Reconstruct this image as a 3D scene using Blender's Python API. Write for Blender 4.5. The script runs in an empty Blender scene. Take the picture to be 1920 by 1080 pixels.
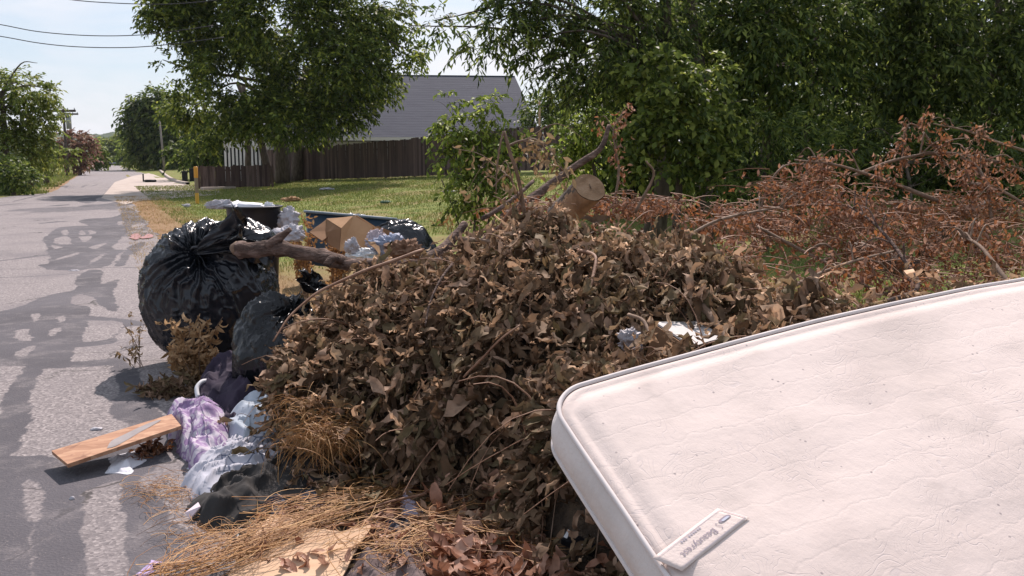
import bpy, bmesh, math, numpy as np
from mathutils import Vector, Matrix, Euler
from mathutils.geometry import tessellate_polygon
S = bpy.context.scene
COL = S.collection
rng = np.random.default_rng(7)
R = math.radians
# ------------------------------------------------------------------ camera, sky, sun, exposure
CAMZ, PITCH, FPX = 1.45, R(8.03), 1700.0
cam = bpy.data.cameras.new('camera'); cam.sensor_width = 36; cam.lens = FPX/1920*36
cam.clip_start = .05; cam.clip_end = 4000
co = bpy.data.objects.new('camera', cam); COL.objects.link(co)
co.location = (0, 0, CAMZ); co.rotation_euler = (R(90)-PITCH, 0, 0); S.camera = co
SUN_EL, SUN_AZ = R(47), R(6)           # azimuth measured from +Y towards +X: the sun stands ahead of the camera
W = bpy.data.worlds.new('World'); S.world = W; W.use_nodes = True
nt = W.node_tree; bg = nt.nodes['Background']
sky = nt.nodes.new('ShaderNodeTexSky'); sky.sky_type = 'NISHITA'; sky.sun_disc = False
sky.sun_elevation = SUN_EL; sky.sun_rotation = SUN_AZ; sky.dust_density = 1.6; sky.ozone_density = 1.2; sky.air_density = 1.0
tc = nt.nodes.new('ShaderNodeTexCoord'); mp = nt.nodes.new('ShaderNodeMapping'); mp.inputs['Scale'].default_value = (1.0, 1.0, 4.5)
cn = nt.nodes.new('ShaderNodeTexNoise'); cn.inputs['Scale'].default_value = 3.2; cn.inputs['Detail'].default_value = 7; cn.inputs['Roughness'].default_value = .58
cn.inputs['Distortion'].default_value = .4
cr = nt.nodes.new('ShaderNodeValToRGB'); cr.color_ramp.elements[0].position = .40; cr.color_ramp.elements[1].position = .66
cr.color_ramp.elements[0].color = (.0, .0, .0, 1); cr.color_ramp.elements[1].color = (.85, .85, .85, 1)
mx = nt.nodes.new('ShaderNodeMixRGB'); mx.inputs['Color2'].default_value = (5.6, 5.5, 5.8, 1)
nt.links.new(tc.outputs['Generated'], mp.inputs['Vector']); nt.links.new(mp.outputs[0], cn.inputs['Vector'])
nt.links.new(cn.outputs['Fac'], cr.inputs['Fac']); nt.links.new(cr.outputs['Color'], mx.inputs['Fac'])
mb_ = nt.nodes.new('ShaderNodeMixRGB'); mb_.inputs['Fac'].default_value = .72; mb_.inputs['Color2'].default_value = (3.15, 3.75, 4.6, 1)
nt.links.new(sky.outputs[0], mb_.inputs['Color1']); nt.links.new(mb_.outputs[0], mx.inputs['Color1']); nt.links.new(mx.outputs[0], bg.inputs['Color'])
bg.inputs['Strength'].default_value = .115
sl = bpy.data.lights.new('sun', 'SUN'); sl.energy = 4.5; sl.angle = R(.5); sl.color = (1, .875, .82)
so = bpy.data.objects.new('sun', sl); COL.objects.link(so); so.location = (0, 0, 30)
sdir = Vector((math.sin(SUN_AZ)*math.cos(SUN_EL), math.cos(SUN_AZ)*math.cos(SUN_EL), math.sin(SUN_EL)))
so.rotation_euler = sdir.to_track_quat('Z', 'Y').to_euler()
S.view_settings.view_transform = 'Standard'; S.view_settings.look = 'None'; S.view_settings.exposure = .60; S.view_settings.gamma = 1

# ------------------------------------------------------------------ numpy helpers
_sa, _ca = math.sin(PITCH), math.cos(PITCH)
def ray(px, py):
    x = (px-960)/FPX; y = (540-py)/FPX
    return np.array([x, y*_sa+_ca, y*_ca-_sa])
def at(px, py, Y):
    r = ray(px, py); return np.array([0, 0, CAMZ])+r*(Y/r[1])
def gnd(px, py, z=0.):
    r = ray(px, py); return np.array([0, 0, CAMZ])+r*((z-CAMZ)/r[2])
TH = R(24.1); _ct, _st = math.cos(TH), math.sin(TH)
def wu(x, y): return x*_ct+y*_st, -x*_st+y*_ct
def xy(w, u): return w*_ct-u*_st, w*_st+u*_ct
def sstep(a, b, x):
    t = np.clip((x-a)/(b-a), 0, 1); return t*t*(3-2*t)
def terr(x, y):
    w, u = wu(np.asarray(x, float), np.asarray(y, float))
    z = .98*(np.clip(w-3, 0, 13)/13.2)**2+np.clip(w-16, 0, 12)*.06
    return z+.22*sstep(-4.3, -9, w)
def gt(px, py):
    z = 0.
    for _ in range(12):
        p = gnd(px, py, z); z = float(terr(p[0], p[1]))
        if gnd(px, py, z)[1] < 0: break
    return gnd(px, py, z)
M32 = np.uint64(0xffffffff)
def _h(ix, iy, iz, s):
    h = (ix.astype(np.int64).astype(np.uint64)*np.uint64(374761393)+iy.astype(np.int64).astype(np.uint64)*np.uint64(668265263)
         + iz.astype(np.int64).astype(np.uint64)*np.uint64(2246822519)+np.uint64(s*974711+13)) & M32
    h = ((h ^ (h >> np.uint64(13)))*np.uint64(1274126177)) & M32
    h = ((h ^ (h >> np.uint64(15)))*np.uint64(2654435761)) & M32
    return ((h >> np.uint64(8)) & np.uint64(0xffff)).astype(float)/65535.
def vn(x, y, z=0., s=0):
    x, y, z = np.broadcast_arrays(np.asarray(x, float), np.asarray(y, float), np.asarray(z, float))
    ix, iy, iz = np.floor(x), np.floor(y), np.floor(z)
    f = [a-b for a, b in ((x, ix), (y, iy), (z, iz))]
    f = [t*t*(3-2*t) for t in f]
    r = 0
    for a in (0, 1):
        for b in (0, 1):
            for c in (0, 1):
                r = r+_h(ix+a, iy+b, iz+c, s)*(f[0] if a else 1-f[0])*(f[1] if b else 1-f[1])*(f[2] if c else 1-f[2])
    return r*2-1
def fbm(x, y, z=0., s=0, o=4):
    r = 0; a = 1.; k = 1.; n = 0
    for i in range(o):
        r = r+a*vn(np.asarray(x)*k, np.asarray(y)*k, np.asarray(z)*k, s+i); n += a; a *= .5; k *= 2.03
    return r/n
def unit(v): return v/np.maximum(np.linalg.norm(v, axis=-1, keepdims=True), 1e-9)
def rdir(n, r=None): return unit((r or rng).normal(size=(n, 3)))
UP = np.array([0, 0, 1.])

# ------------------------------------------------------------------ mesh building
WL = {}
class MB:
    def __init__(s): s.V = []; s.F = {3: [], 4: []}; s.mi = {3: [], 4: []}; s.n = 0
    def add(s, V, F, mi=0):
        V = np.asarray(V, float).reshape(-1, 3); F = np.asarray(F, int)
        if len(F):
            k = F.shape[1]; s.F[k].append(F+s.n); s.mi[k].append(np.full(len(F), mi))
        s.V.append(V); s.n += len(V); return s
    def build(s, name, mats, parent=None, smooth=True, origin=None, kind=None):
        V = np.concatenate(s.V)
        if parent is not None: o0 = WL[parent.name]
        elif origin is not None: o0 = np.asarray(origin, float)
        else: o0 = np.array([(V[:, 0].min()+V[:, 0].max())/2, (V[:, 1].min()+V[:, 1].max())/2, V[:, 2].min()])
        me = bpy.data.meshes.new(name)
        Q = np.concatenate(s.F[4]) if s.F[4] else np.zeros((0, 4), int)
        T = np.concatenate(s.F[3]) if s.F[3] else np.zeros((0, 3), int)
        mi = np.concatenate(s.mi[4]+s.mi[3])
        me.vertices.add(len(V)); me.vertices.foreach_set('co', (V-o0).astype(np.float32).ravel())
        nl = len(Q)*4+len(T)*3; me.loops.add(nl); me.loops.foreach_set('vertex_index', np.concatenate([Q.ravel(), T.ravel()]).astype(np.int32))
        me.polygons.add(len(Q)+len(T))
        me.polygons.foreach_set('loop_start', np.concatenate([np.arange(len(Q))*4, len(Q)*4+np.arange(len(T))*3]).astype(np.int32))
        me.polygons.foreach_set('material_index', mi.astype(np.int32))
        me.polygons.foreach_set('use_smooth', np.full(len(mi), smooth))
        for m in (mats if isinstance(mats, (list, tuple)) else [mats]): me.materials.append(m)
        me.update(calc_edges=True)
        o = bpy.data.objects.new(name, me); COL.objects.link(o)
        if parent is not None: o.parent = parent; WL[o.name] = o0
        else: o.location = o0; WL[o.name] = o0
        if kind: o['kind'] = kind
        return o
def thing(name, label, cat, loc, group=None):
    o = bpy.data.objects.new(name, None); COL.objects.link(o); o.location = tuple(float(v) for v in loc); o.empty_display_size = .2
    WL[o.name] = np.array(loc, float); o['label'] = label; o['category'] = cat
    if group: o['group'] = group
    return o
def tag(o, label, cat, group=None):
    o['label'] = label; o['category'] = cat
    if group: o['group'] = group
    return o
def spl(P, k=6):
    P = np.asarray(P, float); n = len(P)
    if n < 3: return P[0]+(P[-1]-P[0])*np.linspace(0, 1, k*(n-1)+1)[:, None]
    E = np.vstack([2*P[0]-P[1], P, 2*P[-1]-P[-2]]); out = []
    for i in range(n-1):
        a, b, c, d = E[i:i+4]
        for t in np.arange(k)/k:
            out.append(.5*(2*b+(c-a)*t+(2*a-5*b+4*c-d)*t*t+(3*b-a-3*c+d)*t**3))
    out.append(P[-1]); return np.array(out)
def strands(P, rad, n=3):
    """many tubes at once: P (m,k,3), rad (k,) or (m,k)"""
    P = np.asarray(P, float); m, k, _ = P.shape
    rad = np.broadcast_to(np.asarray(rad, float), (m, k))
    T = unit(np.gradient(P, axis=1)); ref = np.where(np.abs(T[:, :1, 2:3]) > .9, np.array([1., 0, 0]), UP)
    B = unit(np.cross(T, np.broadcast_to(ref, T.shape))); N = np.cross(B, T)
    a = np.arange(n)*2*np.pi/n
    V = P[:, :, None]+rad[:, :, None, None]*(np.cos(a)[:, None]*B[:, :, None]+np.sin(a)[:, None]*N[:, :, None])
    i, j, s = np.meshgrid(np.arange(m), np.arange(k-1), np.arange(n), indexing='ij')
    q = lambda i, j, s: ((i*k+j)*n+s % n)
    F = np.stack([q(i, j, s), q(i, j, s+1), q(i, j+1, s+1), q(i, j+1, s)], -1).reshape(-1, 4)
    return V.reshape(-1, 3), F
def tube(P, r, n=10, rough=0., seed=0, caps=True, fr=9.):
    P = np.asarray(P, float); k = len(P); r = np.broadcast_to(np.asarray(r, float), (k,)) if np.ndim(r) == 0 or len(np.atleast_1d(r)) == k else np.interp(np.linspace(0, 1, k), np.linspace(0, 1, len(r)), r)
    V, F = strands(P[None], r[None], n)
    V = V.reshape(k, n, 3)
    if rough:
        d = V-P[:, None]; V = P[:, None]+d*(1+rough*fbm(V[..., 0]*fr, V[..., 1]*fr, V[..., 2]*fr, seed, 3))[..., None]
    V = V.reshape(-1, 3); F = [tuple(f) for f in F]
    if caps:
        V = np.vstack([V, P[0], P[-1]]); c0, c1 = k*n, k*n+1
        tri = [(c0, (s+1) % n, s) for s in range(n)]+[(c1, (k-1)*n+s, (k-1)*n+(s+1) % n) for s in range(n)]
        return V, F, tri
    return V, F, []
def addtube(mb, P, r, n=10, mi=0, cmi=None, **kw):
    V, F, t = tube(P, r, n, **kw); mb.add(V, F, mi)
    if t:
        b = mb.n-len(V); mb.F[3].append(np.array(t)+b); mb.mi[3].append(np.full(len(t), mi if cmi is None else cmi))
    return mb
def box(c, s, rot=None):
    c = np.asarray(c, float); s = np.asarray(s, float)/2
    V = np.array([[x, y, z] for x in (-1, 1) for y in (-1, 1) for z in (-1, 1)])*s
    if rot is not None: V = V@np.asarray(rot).T
    F = [(0, 1, 3, 2), (4, 6, 7, 5), (0, 4, 5, 1), (2, 3, 7, 6), (0, 2, 6, 4), (1, 5, 7, 3)]
    return V+c, F
def rz(a): c, s = math.cos(a), math.sin(a); return np.array([[c, -s, 0], [s, c, 0], [0, 0, 1.]])
def bevel(o, w=.01, seg=2):
    m = o.modifiers.new('bevel', 'BEVEL'); m.width = w; m.segments = seg; m.limit_method = 'ANGLE'; return o
def leaves(P, D, N, L, Wd, curl=0., fold=.2, rows=4, blunt=.8, twist=0., crump=0.):
    P = np.asarray(P, float); n = len(P); D = unit(D); B = unit(np.cross(D, N)); N = np.cross(B, D)
    L = np.broadcast_to(L, (n,)); Wd = np.broadcast_to(Wd, (n,)); curl = np.broadcast_to(curl, (n,)); fold = np.broadcast_to(fold, (n,))
    t = np.linspace(0, 1, rows+1); w = np.maximum(np.sin(np.pi*t**blunt)**.85, .06)*.5; w[-1] = .03
    c = np.where(np.abs(curl) < 1e-3, 1e-3, curl)[:, None]; ang = c*t
    xa = np.sin(ang)/c; za = (1-np.cos(ang))/c
    cen = P[:, None]+L[:, None, None]*(xa[..., None]*D[:, None]-za[..., None]*N[:, None])
    Nt = np.cos(ang)[..., None]*N[:, None]+np.sin(ang)[..., None]*D[:, None]
    tw = (np.broadcast_to(twist, (n,))[:, None]*t)[..., None]; Bt = np.cos(tw)*B[:, None]+np.sin(tw)*Nt; Nt = np.cos(tw)*Nt-np.sin(tw)*B[:, None]
    V = np.stack([cen+(s*w*1.0)[None, :, None]*Wd[:, None, None]*Bt+(abs(s)*w)[None, :, None]*(fold*Wd)[:, None, None]*2*Nt for s in (-1, 0, 1)], 2)
    if crump:
        V = V+crump*Wd[:, None, None, None]*(rng.normal(size=V.shape)*np.array([1., 1, 1.])*.5+rng.normal(size=V.shape[:2])[:, :, None, None]*Nt[:, :, None]*.5)*np.minimum(t*4, 1)[None, :, None, None]
    k = rows+1; i, j, s = np.meshgrid(np.arange(n), np.arange(rows), np.arange(2), indexing='ij')
    q = lambda i, j, s: (i*k+j)*3+s
    F = np.stack([q(i, j, s), q(i, j, s+1), q(i, j+1, s+1), q(i, j+1, s)], -1).reshape(-1, 4)
    return V.reshape(-1, 3), F
def quadleaves(P, D, N, L, Wd, bend=.15):
    n = len(P); D = unit(D); B = unit(np.cross(D, N)); N = np.cross(B, D)
    L = np.broadcast_to(L, (n,))[:, None]; Wd = np.broadcast_to(Wd, (n,))[:, None]
    V = np.stack([P, P+D*L*.45-B*Wd*.5+N*Wd*bend, P+D*L-N*L*bend, P+D*L*.45+B*Wd*.5+N*Wd*bend], 1)
    return V.reshape(-1, 3), np.arange(4*n).reshape(n, 4)
def blades(P, h, wd, lean, r):
    """grass blades of three levels"""
    n = len(P); a = r.uniform(0, 6.283, n); b = r.uniform(0, 6.283, n)
    s = np.stack([np.cos(a), np.sin(a), 0*a], 1); d = np.stack([np.cos(b), np.sin(b), 0*b], 1)*(lean*r.uniform(.2, 1.3, n))[:, None]
    h = np.broadcast_to(h, (n,))[:, None]; wd = np.broadcast_to(wd, (n,))[:, None]
    L = [(0., 1.), (.5, .75), (1., .12)]
    V = np.concatenate([np.stack([P-s*wd*k*.5+UP*h*(t-.25*t*t*lean)+d*h*t*t, P+s*wd*k*.5+UP*h*(t-.25*t*t*lean)+d*h*t*t], 1) for t, k in L], 1)
    b0 = np.arange(n)[:, None]*6
    F = np.concatenate([b0+np.array([[0, 1, 3, 2]]), b0+np.array([[2, 3, 5, 4]])])
    return V.reshape(-1, 3), F

# ------------------------------------------------------------------ materials
def ramp(nt, cols, fac):
    r = nt.nodes.new('ShaderNodeValToRGB'); e = r.color_ramp.elements
    cols = [c if len(c) == 2 else (i/max(1, len(cols)-1), c) for i, c in enumerate(cols)]
    while len(e) < len(cols): e.new(.5)
    for el, (p, c) in zip(e, cols): el.position = p; el.color = (*c, 1)
    nt.links.new(fac, r.inputs['Fac']); return r.outputs['Color']
def nz(nt, vec, scale, detail=4, rough=.55, dist=0.):
    n = nt.nodes.new('ShaderNodeTexNoise'); n.inputs['Scale'].default_value = scale; n.inputs['Detail'].default_value = detail
    n.inputs['Roughness'].default_value = rough; n.inputs['Distortion'].default_value = dist
    nt.links.new(vec, n.inputs['Vector']); return n.outputs['Fac']
def mixc(nt, a, b, f, mode='MIX'):
    m = nt.nodes.new('ShaderNodeMixRGB'); m.blend_type = mode
    for k, v in (('Fac', f), ('Color1', a), ('Color2', b)):
        if hasattr(v, 'is_output'): nt.links.new(v, m.inputs[k])
        else: m.inputs[k].default_value = v if k == 'Fac' else (*v, 1)
    return m.outputs['Color']
def mth(nt, op, a, b=0., c=None):
    m = nt.nodes.new('ShaderNodeMath'); m.operation = op
    for i, v in enumerate((a, b, c)):
        if v is None: continue
        if hasattr(v, 'is_output'): nt.links.new(v, m.inputs[i])
        else: m.inputs[i].default_value = v
    return m.outputs[0]
def step(nt, v, a, b):
    m = nt.nodes.new('ShaderNodeMapRange'); m.interpolation_type = 'SMOOTHSTEP'
    nt.links.new(v, m.inputs[0]); m.inputs[1].default_value = a; m.inputs[2].default_value = b; return m.outputs[0]
def base_mat(name, stretch=(1, 1, 1)):
    m = bpy.data.materials.new(name); m.use_nodes = True; nt = m.node_tree; b = nt.nodes['Principled BSDF']
    tc = nt.nodes.new('ShaderNodeTexCoord'); mp = nt.nodes.new('ShaderNodeMapping'); mp.inputs['Scale'].default_value = stretch
    nt.links.new(tc.outputs['Object'], mp.inputs[0]); return m, nt, b, mp.outputs[0]
def setbump(nt, b, h, strength=.5, dist=.01):
    bp = nt.nodes.new('ShaderNodeBump'); bp.inputs['Strength'].default_value = strength; bp.inputs['Distance'].default_value = dist
    nt.links.new(h, bp.inputs['Height']); nt.links.new(bp.outputs[0], b.inputs['Normal']); return bp
def mk(name, cols, scale=6., rough=.8, bump=0., bscale=60., island=False, transl=0., spec=.3, stretch=(1, 1, 1), detail=5, mottled=0., metal=0., bdist=.01):
    m, nt, b, vec = base_mat(name, stretch)
    if island:
        g = nt.nodes.new('ShaderNodeNewGeometry'); c = ramp(nt, cols, g.outputs['Random Per Island'])
        if mottled:
            k = nz(nt, vec, scale, 3); c = mixc(nt, c, tuple(x*.45 for x in cols[0]), mth(nt, 'MULTIPLY', step(nt, k, .45, .7), mottled))
    else:
        c = ramp(nt, [((.28+.44*i/max(1, len(cols)-1)), x) for i, x in enumerate(cols)], nz(nt, vec, scale, detail)) if len(cols) > 1 else None
    if c is not None: nt.links.new(c, b.inputs['Base Color'])
    else: b.inputs['Base Color'].default_value = (*cols[0], 1)
    b.inputs['Roughness'].default_value = rough; b.inputs['Specular IOR Level'].default_value = spec; b.inputs['Metallic'].default_value = metal
    if bump: setbump(nt, b, nz(nt, vec, bscale, 4), bump, bdist)
    if transl:
        t = nt.nodes.new('ShaderNodeBsdfTranslucent'); ms = nt.nodes.new('ShaderNodeMixShader'); ms.inputs[0].default_value = transl
        if c is not None: nt.links.new(c, t.inputs['Color'])
        out = nt.nodes['Material Output']; nt.links.new(b.outputs[0], ms.inputs[1]); nt.links.new(t.outputs[0], ms.inputs[2]); nt.links.new(ms.outputs[0], out.inputs['Surface'])
    return m
# ================================================================== SETTING: ground, road, driveway, hill
def ground_mat():
    m, nt, b, vec = base_mat('ground_mat')
    mp = [n for n in nt.nodes if n.type == 'MAPPING'][0]; mp.inputs['Rotation'].default_value = (0, 0, -TH)
    sx = nt.nodes.new('ShaderNodeSeparateXYZ'); nt.links.new(vec, sx.inputs[0]); w = sx.outputs[0]; u = sx.outputs[1]
    n1 = nz(nt, vec, .35, 5); n2 = nz(nt, vec, 2.2, 5); n3 = nz(nt, vec, 30, 4)
    grass = ramp(nt, [(.3, (.075, .11, .025)), (.5, (.14, .17, .042)), (.72, (.22, .20, .075))], n2)
    dry = ramp(nt, [(.3, (.16, .098, .055)), (.55, (.27, .175, .10)), (.75, (.36, .25, .155))], n3)
    wob = mth(nt, 'ADD', w, mth(nt, 'MULTIPLY', mth(nt, 'SUBTRACT', n2, .5), 2.6))
    right = step(nt, wob, 1.2, 2.3); left = step(nt, mth(nt, 'MULTIPLY', wob, -1), 2.4, 3.0)
    verge = mth(nt, 'MAXIMUM', right, left)
    patch = step(nt, n1, .62, .5)                      # bald patches
    near = step(nt, u, 13.5, 10.5)                     # trodden dirt round the dump
    nearw = step(nt, wob, 6.5, 4.5)
    bald = mth(nt, 'MULTIPLY', near, nearw)
    f = mth(nt, 'MULTIPLY', verge, mth(nt, 'MAXIMUM', patch, .55))
    f = mth(nt, 'MULTIPLY', f, mth(nt, 'SUBTRACT', 1.0, mth(nt, 'MULTIPLY', bald, .85)))
    c = mixc(nt, dry, grass, f)
    c = mixc(nt, c, (.16, .11, .07), step(nt, n3, .55, .75))
    nt.links.new(c, b.inputs['Base Color']); b.inputs['Roughness'].default_value = .95; b.inputs['Specular IOR Level'].default_value = .1
    setbump(nt, b, n3, .8, .03); return m
def axis_steps(segs):
    a = [segs[0][0]]
    for s, e, n in segs: a += list(np.linspace(s, e, n+1)[1:])
    return np.array(a)
GW = axis_steps([(-420, -60, 12), (-60, -6, 27), (-6, 4, 50), (4, 30, 65), (30, 120, 18), (120, 700, 16)])
GU = axis_steps([(-60, -4, 14), (-4, 20, 80), (20, 80, 60), (80, 300, 22), (300, 1900, 16)])
ww, uu = np.meshgrid(GW, GU); gx, gy = xy(ww, uu)
gz = terr(gx, gy)+np.where(ww > 1.2, .035*fbm(gx*1.7, gy*1.7, 0, 3), 0)*sstep(1.2, 2.2, ww)
nw = len(GW); nu = len(GU); i, j = np.meshgrid(np.arange(nu-1), np.arange(nw-1), indexing='ij')
F = np.stack([i*nw+j, i*nw+j+1, (i+1)*nw+j+1, (i+1)*nw+j], -1).reshape(-1, 4)
MB().add(np.stack([gx, gy, gz], -1), F).build('ground', ground_mat(), origin=(0, 0, 0), kind='structure')

def asphalt():
    m, nt, b, vec = base_mat('asphalt')
    big = nz(nt, vec, .9, 5); mid = nz(nt, vec, 7, 5); edge = nz(nt, vec, 38, 4, .65)
    v = nt.nodes.new('ShaderNodeTexVoronoi'); v.inputs['Scale'].default_value = 78; nt.links.new(vec, v.inputs['Vector'])
    fine = nz(nt, vec, 130, 3, .7)
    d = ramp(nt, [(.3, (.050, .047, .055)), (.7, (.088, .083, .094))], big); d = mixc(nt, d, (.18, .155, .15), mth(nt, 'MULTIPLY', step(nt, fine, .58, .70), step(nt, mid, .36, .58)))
    c = ramp(nt, [(.25, (.148, .132, .134)), (.75, (.205, .182, .184))], mid)
    st = ramp(nt, [(0., (.045, .040, .042)), (.25, (.138, .123, .126)), (.6, (.21, .187, .185)), (1., (.40, .36, .352))], v.outputs['Color'])
    c = mixc(nt, c, st, .75); c = mixc(nt, c, (.135, .121, .128), mth(nt, 'MULTIPLY', step(nt, big, .48, .72), .7))
    ck = nt.nodes.new('ShaderNodeTexVoronoi'); ck.feature = 'DISTANCE_TO_EDGE'; ck.inputs['Scale'].default_value = .55
    wv = nt.nodes.new('ShaderNodeVectorMath'); nt.links.new(vec, wv.inputs[0])
    nn = nt.nodes.new('ShaderNodeTexNoise'); nn.inputs['Scale'].default_value = 2.5; nn.inputs['Detail'].default_value = 5; nt.links.new(vec, nn.inputs['Vector'])
    ms = nt.nodes.new('ShaderNodeVectorMath'); ms.operation = 'SCALE'; ms.inputs[3].default_value = .7; nt.links.new(nn.outputs['Color'], ms.inputs[0]); nt.links.new(ms.outputs[0], wv.inputs[1])
    nt.links.new(wv.outputs[0], ck.inputs['Vector'])
    cm = mth(nt, 'MULTIPLY', step(nt, ck.outputs['Distance'], .010, .003), step(nt, big, .45, .58)); c = mixc(nt, c, (.05, .045, .045), cm)
    a = nt.nodes.new('ShaderNodeAttribute'); a.attribute_name = 'tar_and_shade'
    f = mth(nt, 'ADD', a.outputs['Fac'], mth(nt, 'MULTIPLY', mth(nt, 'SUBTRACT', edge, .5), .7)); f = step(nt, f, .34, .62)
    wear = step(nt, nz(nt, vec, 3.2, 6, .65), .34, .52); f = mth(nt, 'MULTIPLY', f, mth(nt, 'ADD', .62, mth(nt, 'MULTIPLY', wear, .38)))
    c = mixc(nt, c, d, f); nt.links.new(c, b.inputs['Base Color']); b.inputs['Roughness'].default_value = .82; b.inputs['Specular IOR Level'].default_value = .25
    setbump(nt, b, mixc(nt, v.outputs['Distance'], fine, .5), .8, .006); return m
ROADM = asphalt()
ru = axis_steps([(-40, 1.0, 30), (1.0, 9, 400), (9, 20, 240), (20, 44, 240), (44, 300, 120)]); NWD = 150
rl = -3.65+.12*fbm(ru*.5, 0, 0, 11)+1.5*sstep(40, 47, ru); rr = .86+.13*fbm(ru*1.3, 0, 0, 12, 4)-.5*sstep(6.5, 3, ru)+3.2*sstep(44, 75, ru)
t = np.linspace(0, 1, NWD); rw = rl[:, None]+(rr-rl)[:, None]*t; ruu = np.repeat(ru[:, None], NWD, 1); rx, ry = xy(rw, ruu)
def flat_poly(pts, z, name, mat, jit=.012, step_=.04, seed=0, k='structure', smoothk=3):
    P = np.asarray(pts, float)[:, :2]
    P = spl(np.vstack([P, P[:1]]), smoothk)[:-1]
    out = []
    for a, b in zip(P, np.roll(P, -1, 0)):
        n = max(1, int(np.linalg.norm(b-a)/step_)); n = min(n, 12)
        out += [a+(b-a)*q/n for q in range(n)]
    P = np.array(out); P = P+jit*np.stack([fbm(P[:, 0]*9, P[:, 1]*9, 0, seed, 4), fbm(P[:, 0]*9, P[:, 1]*9, 5, seed+9, 4)], 1)
    T = tessellate_polygon([[Vector((*p, 0)) for p in P]])
    V = np.column_stack([P, np.full(len(P), z)])
    T = np.array(T); e1 = V[T[:, 1]]-V[T[:, 0]]; e2 = V[T[:, 2]]-V[T[:, 0]]; fl = (e1[:, 0]*e2[:, 1]-e1[:, 1]*e2[:, 0]) < 0; T[fl] = T[fl][:, ::-1]
    return MB().add(V, T).build(name, mat, origin=(0, 0, 0), kind=k, smooth=False)
zA = lambda L: [gnd(x/6, 300+y/6) for x, y in L]
zB = lambda L: [gnd(x/4.153, 440+y/4.153) for x, y in L]
zC = lambda L: [gnd(x/6, 640+y/6) for x, y in L]
zD = lambda L: [gnd(x/3.857, 800+y/3.857) for x, y in L]
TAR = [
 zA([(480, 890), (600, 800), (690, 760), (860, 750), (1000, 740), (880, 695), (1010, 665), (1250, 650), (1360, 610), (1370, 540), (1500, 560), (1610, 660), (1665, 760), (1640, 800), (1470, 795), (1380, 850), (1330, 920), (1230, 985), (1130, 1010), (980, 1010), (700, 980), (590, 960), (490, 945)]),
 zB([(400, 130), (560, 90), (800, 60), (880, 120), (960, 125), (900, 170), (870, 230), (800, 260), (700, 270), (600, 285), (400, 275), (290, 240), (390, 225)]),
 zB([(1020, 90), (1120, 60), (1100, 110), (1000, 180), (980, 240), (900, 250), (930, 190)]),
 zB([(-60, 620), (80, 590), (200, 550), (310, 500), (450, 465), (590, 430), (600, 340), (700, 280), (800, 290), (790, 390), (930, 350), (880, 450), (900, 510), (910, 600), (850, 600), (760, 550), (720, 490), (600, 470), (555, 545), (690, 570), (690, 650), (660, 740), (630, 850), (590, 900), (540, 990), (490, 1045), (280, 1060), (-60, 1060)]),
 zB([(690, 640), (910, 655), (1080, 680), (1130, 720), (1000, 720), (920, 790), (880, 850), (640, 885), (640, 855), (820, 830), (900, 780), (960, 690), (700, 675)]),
 [gnd(x, y) for x, y in ((-70, 686), (80, 690), (125, 690), (180, 693), (250, 690), (262, 720), (300, 770), (330, 830), (270, 905), (292, 925), (320, 945), (335, 985), (372, 1015), (384, 1040), (380, 1100), (-70, 1100))],  # tar sheet; beside the big bag it also paints in the bag's shadow
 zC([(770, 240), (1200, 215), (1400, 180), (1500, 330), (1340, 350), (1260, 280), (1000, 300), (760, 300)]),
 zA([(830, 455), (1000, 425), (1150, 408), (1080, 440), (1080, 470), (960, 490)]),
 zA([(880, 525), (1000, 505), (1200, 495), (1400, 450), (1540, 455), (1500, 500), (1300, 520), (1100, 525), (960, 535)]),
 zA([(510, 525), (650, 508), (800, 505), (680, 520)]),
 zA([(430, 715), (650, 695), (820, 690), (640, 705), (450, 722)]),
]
ISL = [[gnd(*q) for q in ((82, 692), (117, 692), (127, 690), (175, 690), (210, 689), (215, 723), (222, 743), (203, 763), (205, 782), (240, 800), (225, 835), (150, 868), (98, 856), (28, 857), (34, 846), (54, 800), (57, 790), (62, 770), (58, 750), (62, 733), (72, 710))],  # first island's right edge traces the bag's painted shadow
 [gnd(*q) for q in ((155, 925), (195, 912), (236, 905), (235, 945), (241, 987), (245, 1033), (247, 1110), (173, 1110), (171, 1059), (158, 1018), (157, 966))],
 [gnd(*q) for q in ((42, 917), (52, 900), (67, 900), (79, 915), (81, 945), (74, 975), (70, 1005), (70, 1050), (72, 1110), (52, 1110), (55, 1050), (58, 1010), (53, 970), (43, 940))],
 [gnd(*q) for q in ((-60, 693), (30, 690), (37, 695), (28, 715), (16, 735), (8, 760), (2, 778), (-60, 785))],
 zA([(620, 885), (760, 865), (800, 930), (770, 955), (610, 945)]), zA([(880, 840), (920, 785), (960, 830), (940, 850)]), zA([(880, 870), (1030, 862), (1010, 900), (930, 930)]),
 zA([(690, 810), (740, 785), (775, 820), (740, 850), (700, 845)]), zA([(980, 995), (1200, 930), (1100, 1005)]), zA([(1000, 790), (1090, 815), (1000, 845)]), zA([(1480, 735), (1600, 710), (1625, 755), (1500, 785)]), zA([(1320, 700), (1390, 690), (1385, 730), (1330, 735)]),
 zB([(230, 625), (300, 620), (295, 690), (250, 680)]), zB([(440, 650), (510, 630), (500, 680), (450, 690)]), zB([(120, 760), (240, 745), (265, 830), (200, 840), (130, 810)]), zB([(130, 915), (255, 870), (240, 930), (180, 965), (120, 945)]), zB([(410, 740), (480, 730), (450, 790), (405, 800)]),
 zB([(440, 190), (620, 135), (600, 165), (450, 200)]), zB([(670, 250), (800, 180), (840, 140), (720, 195)])]
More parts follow.
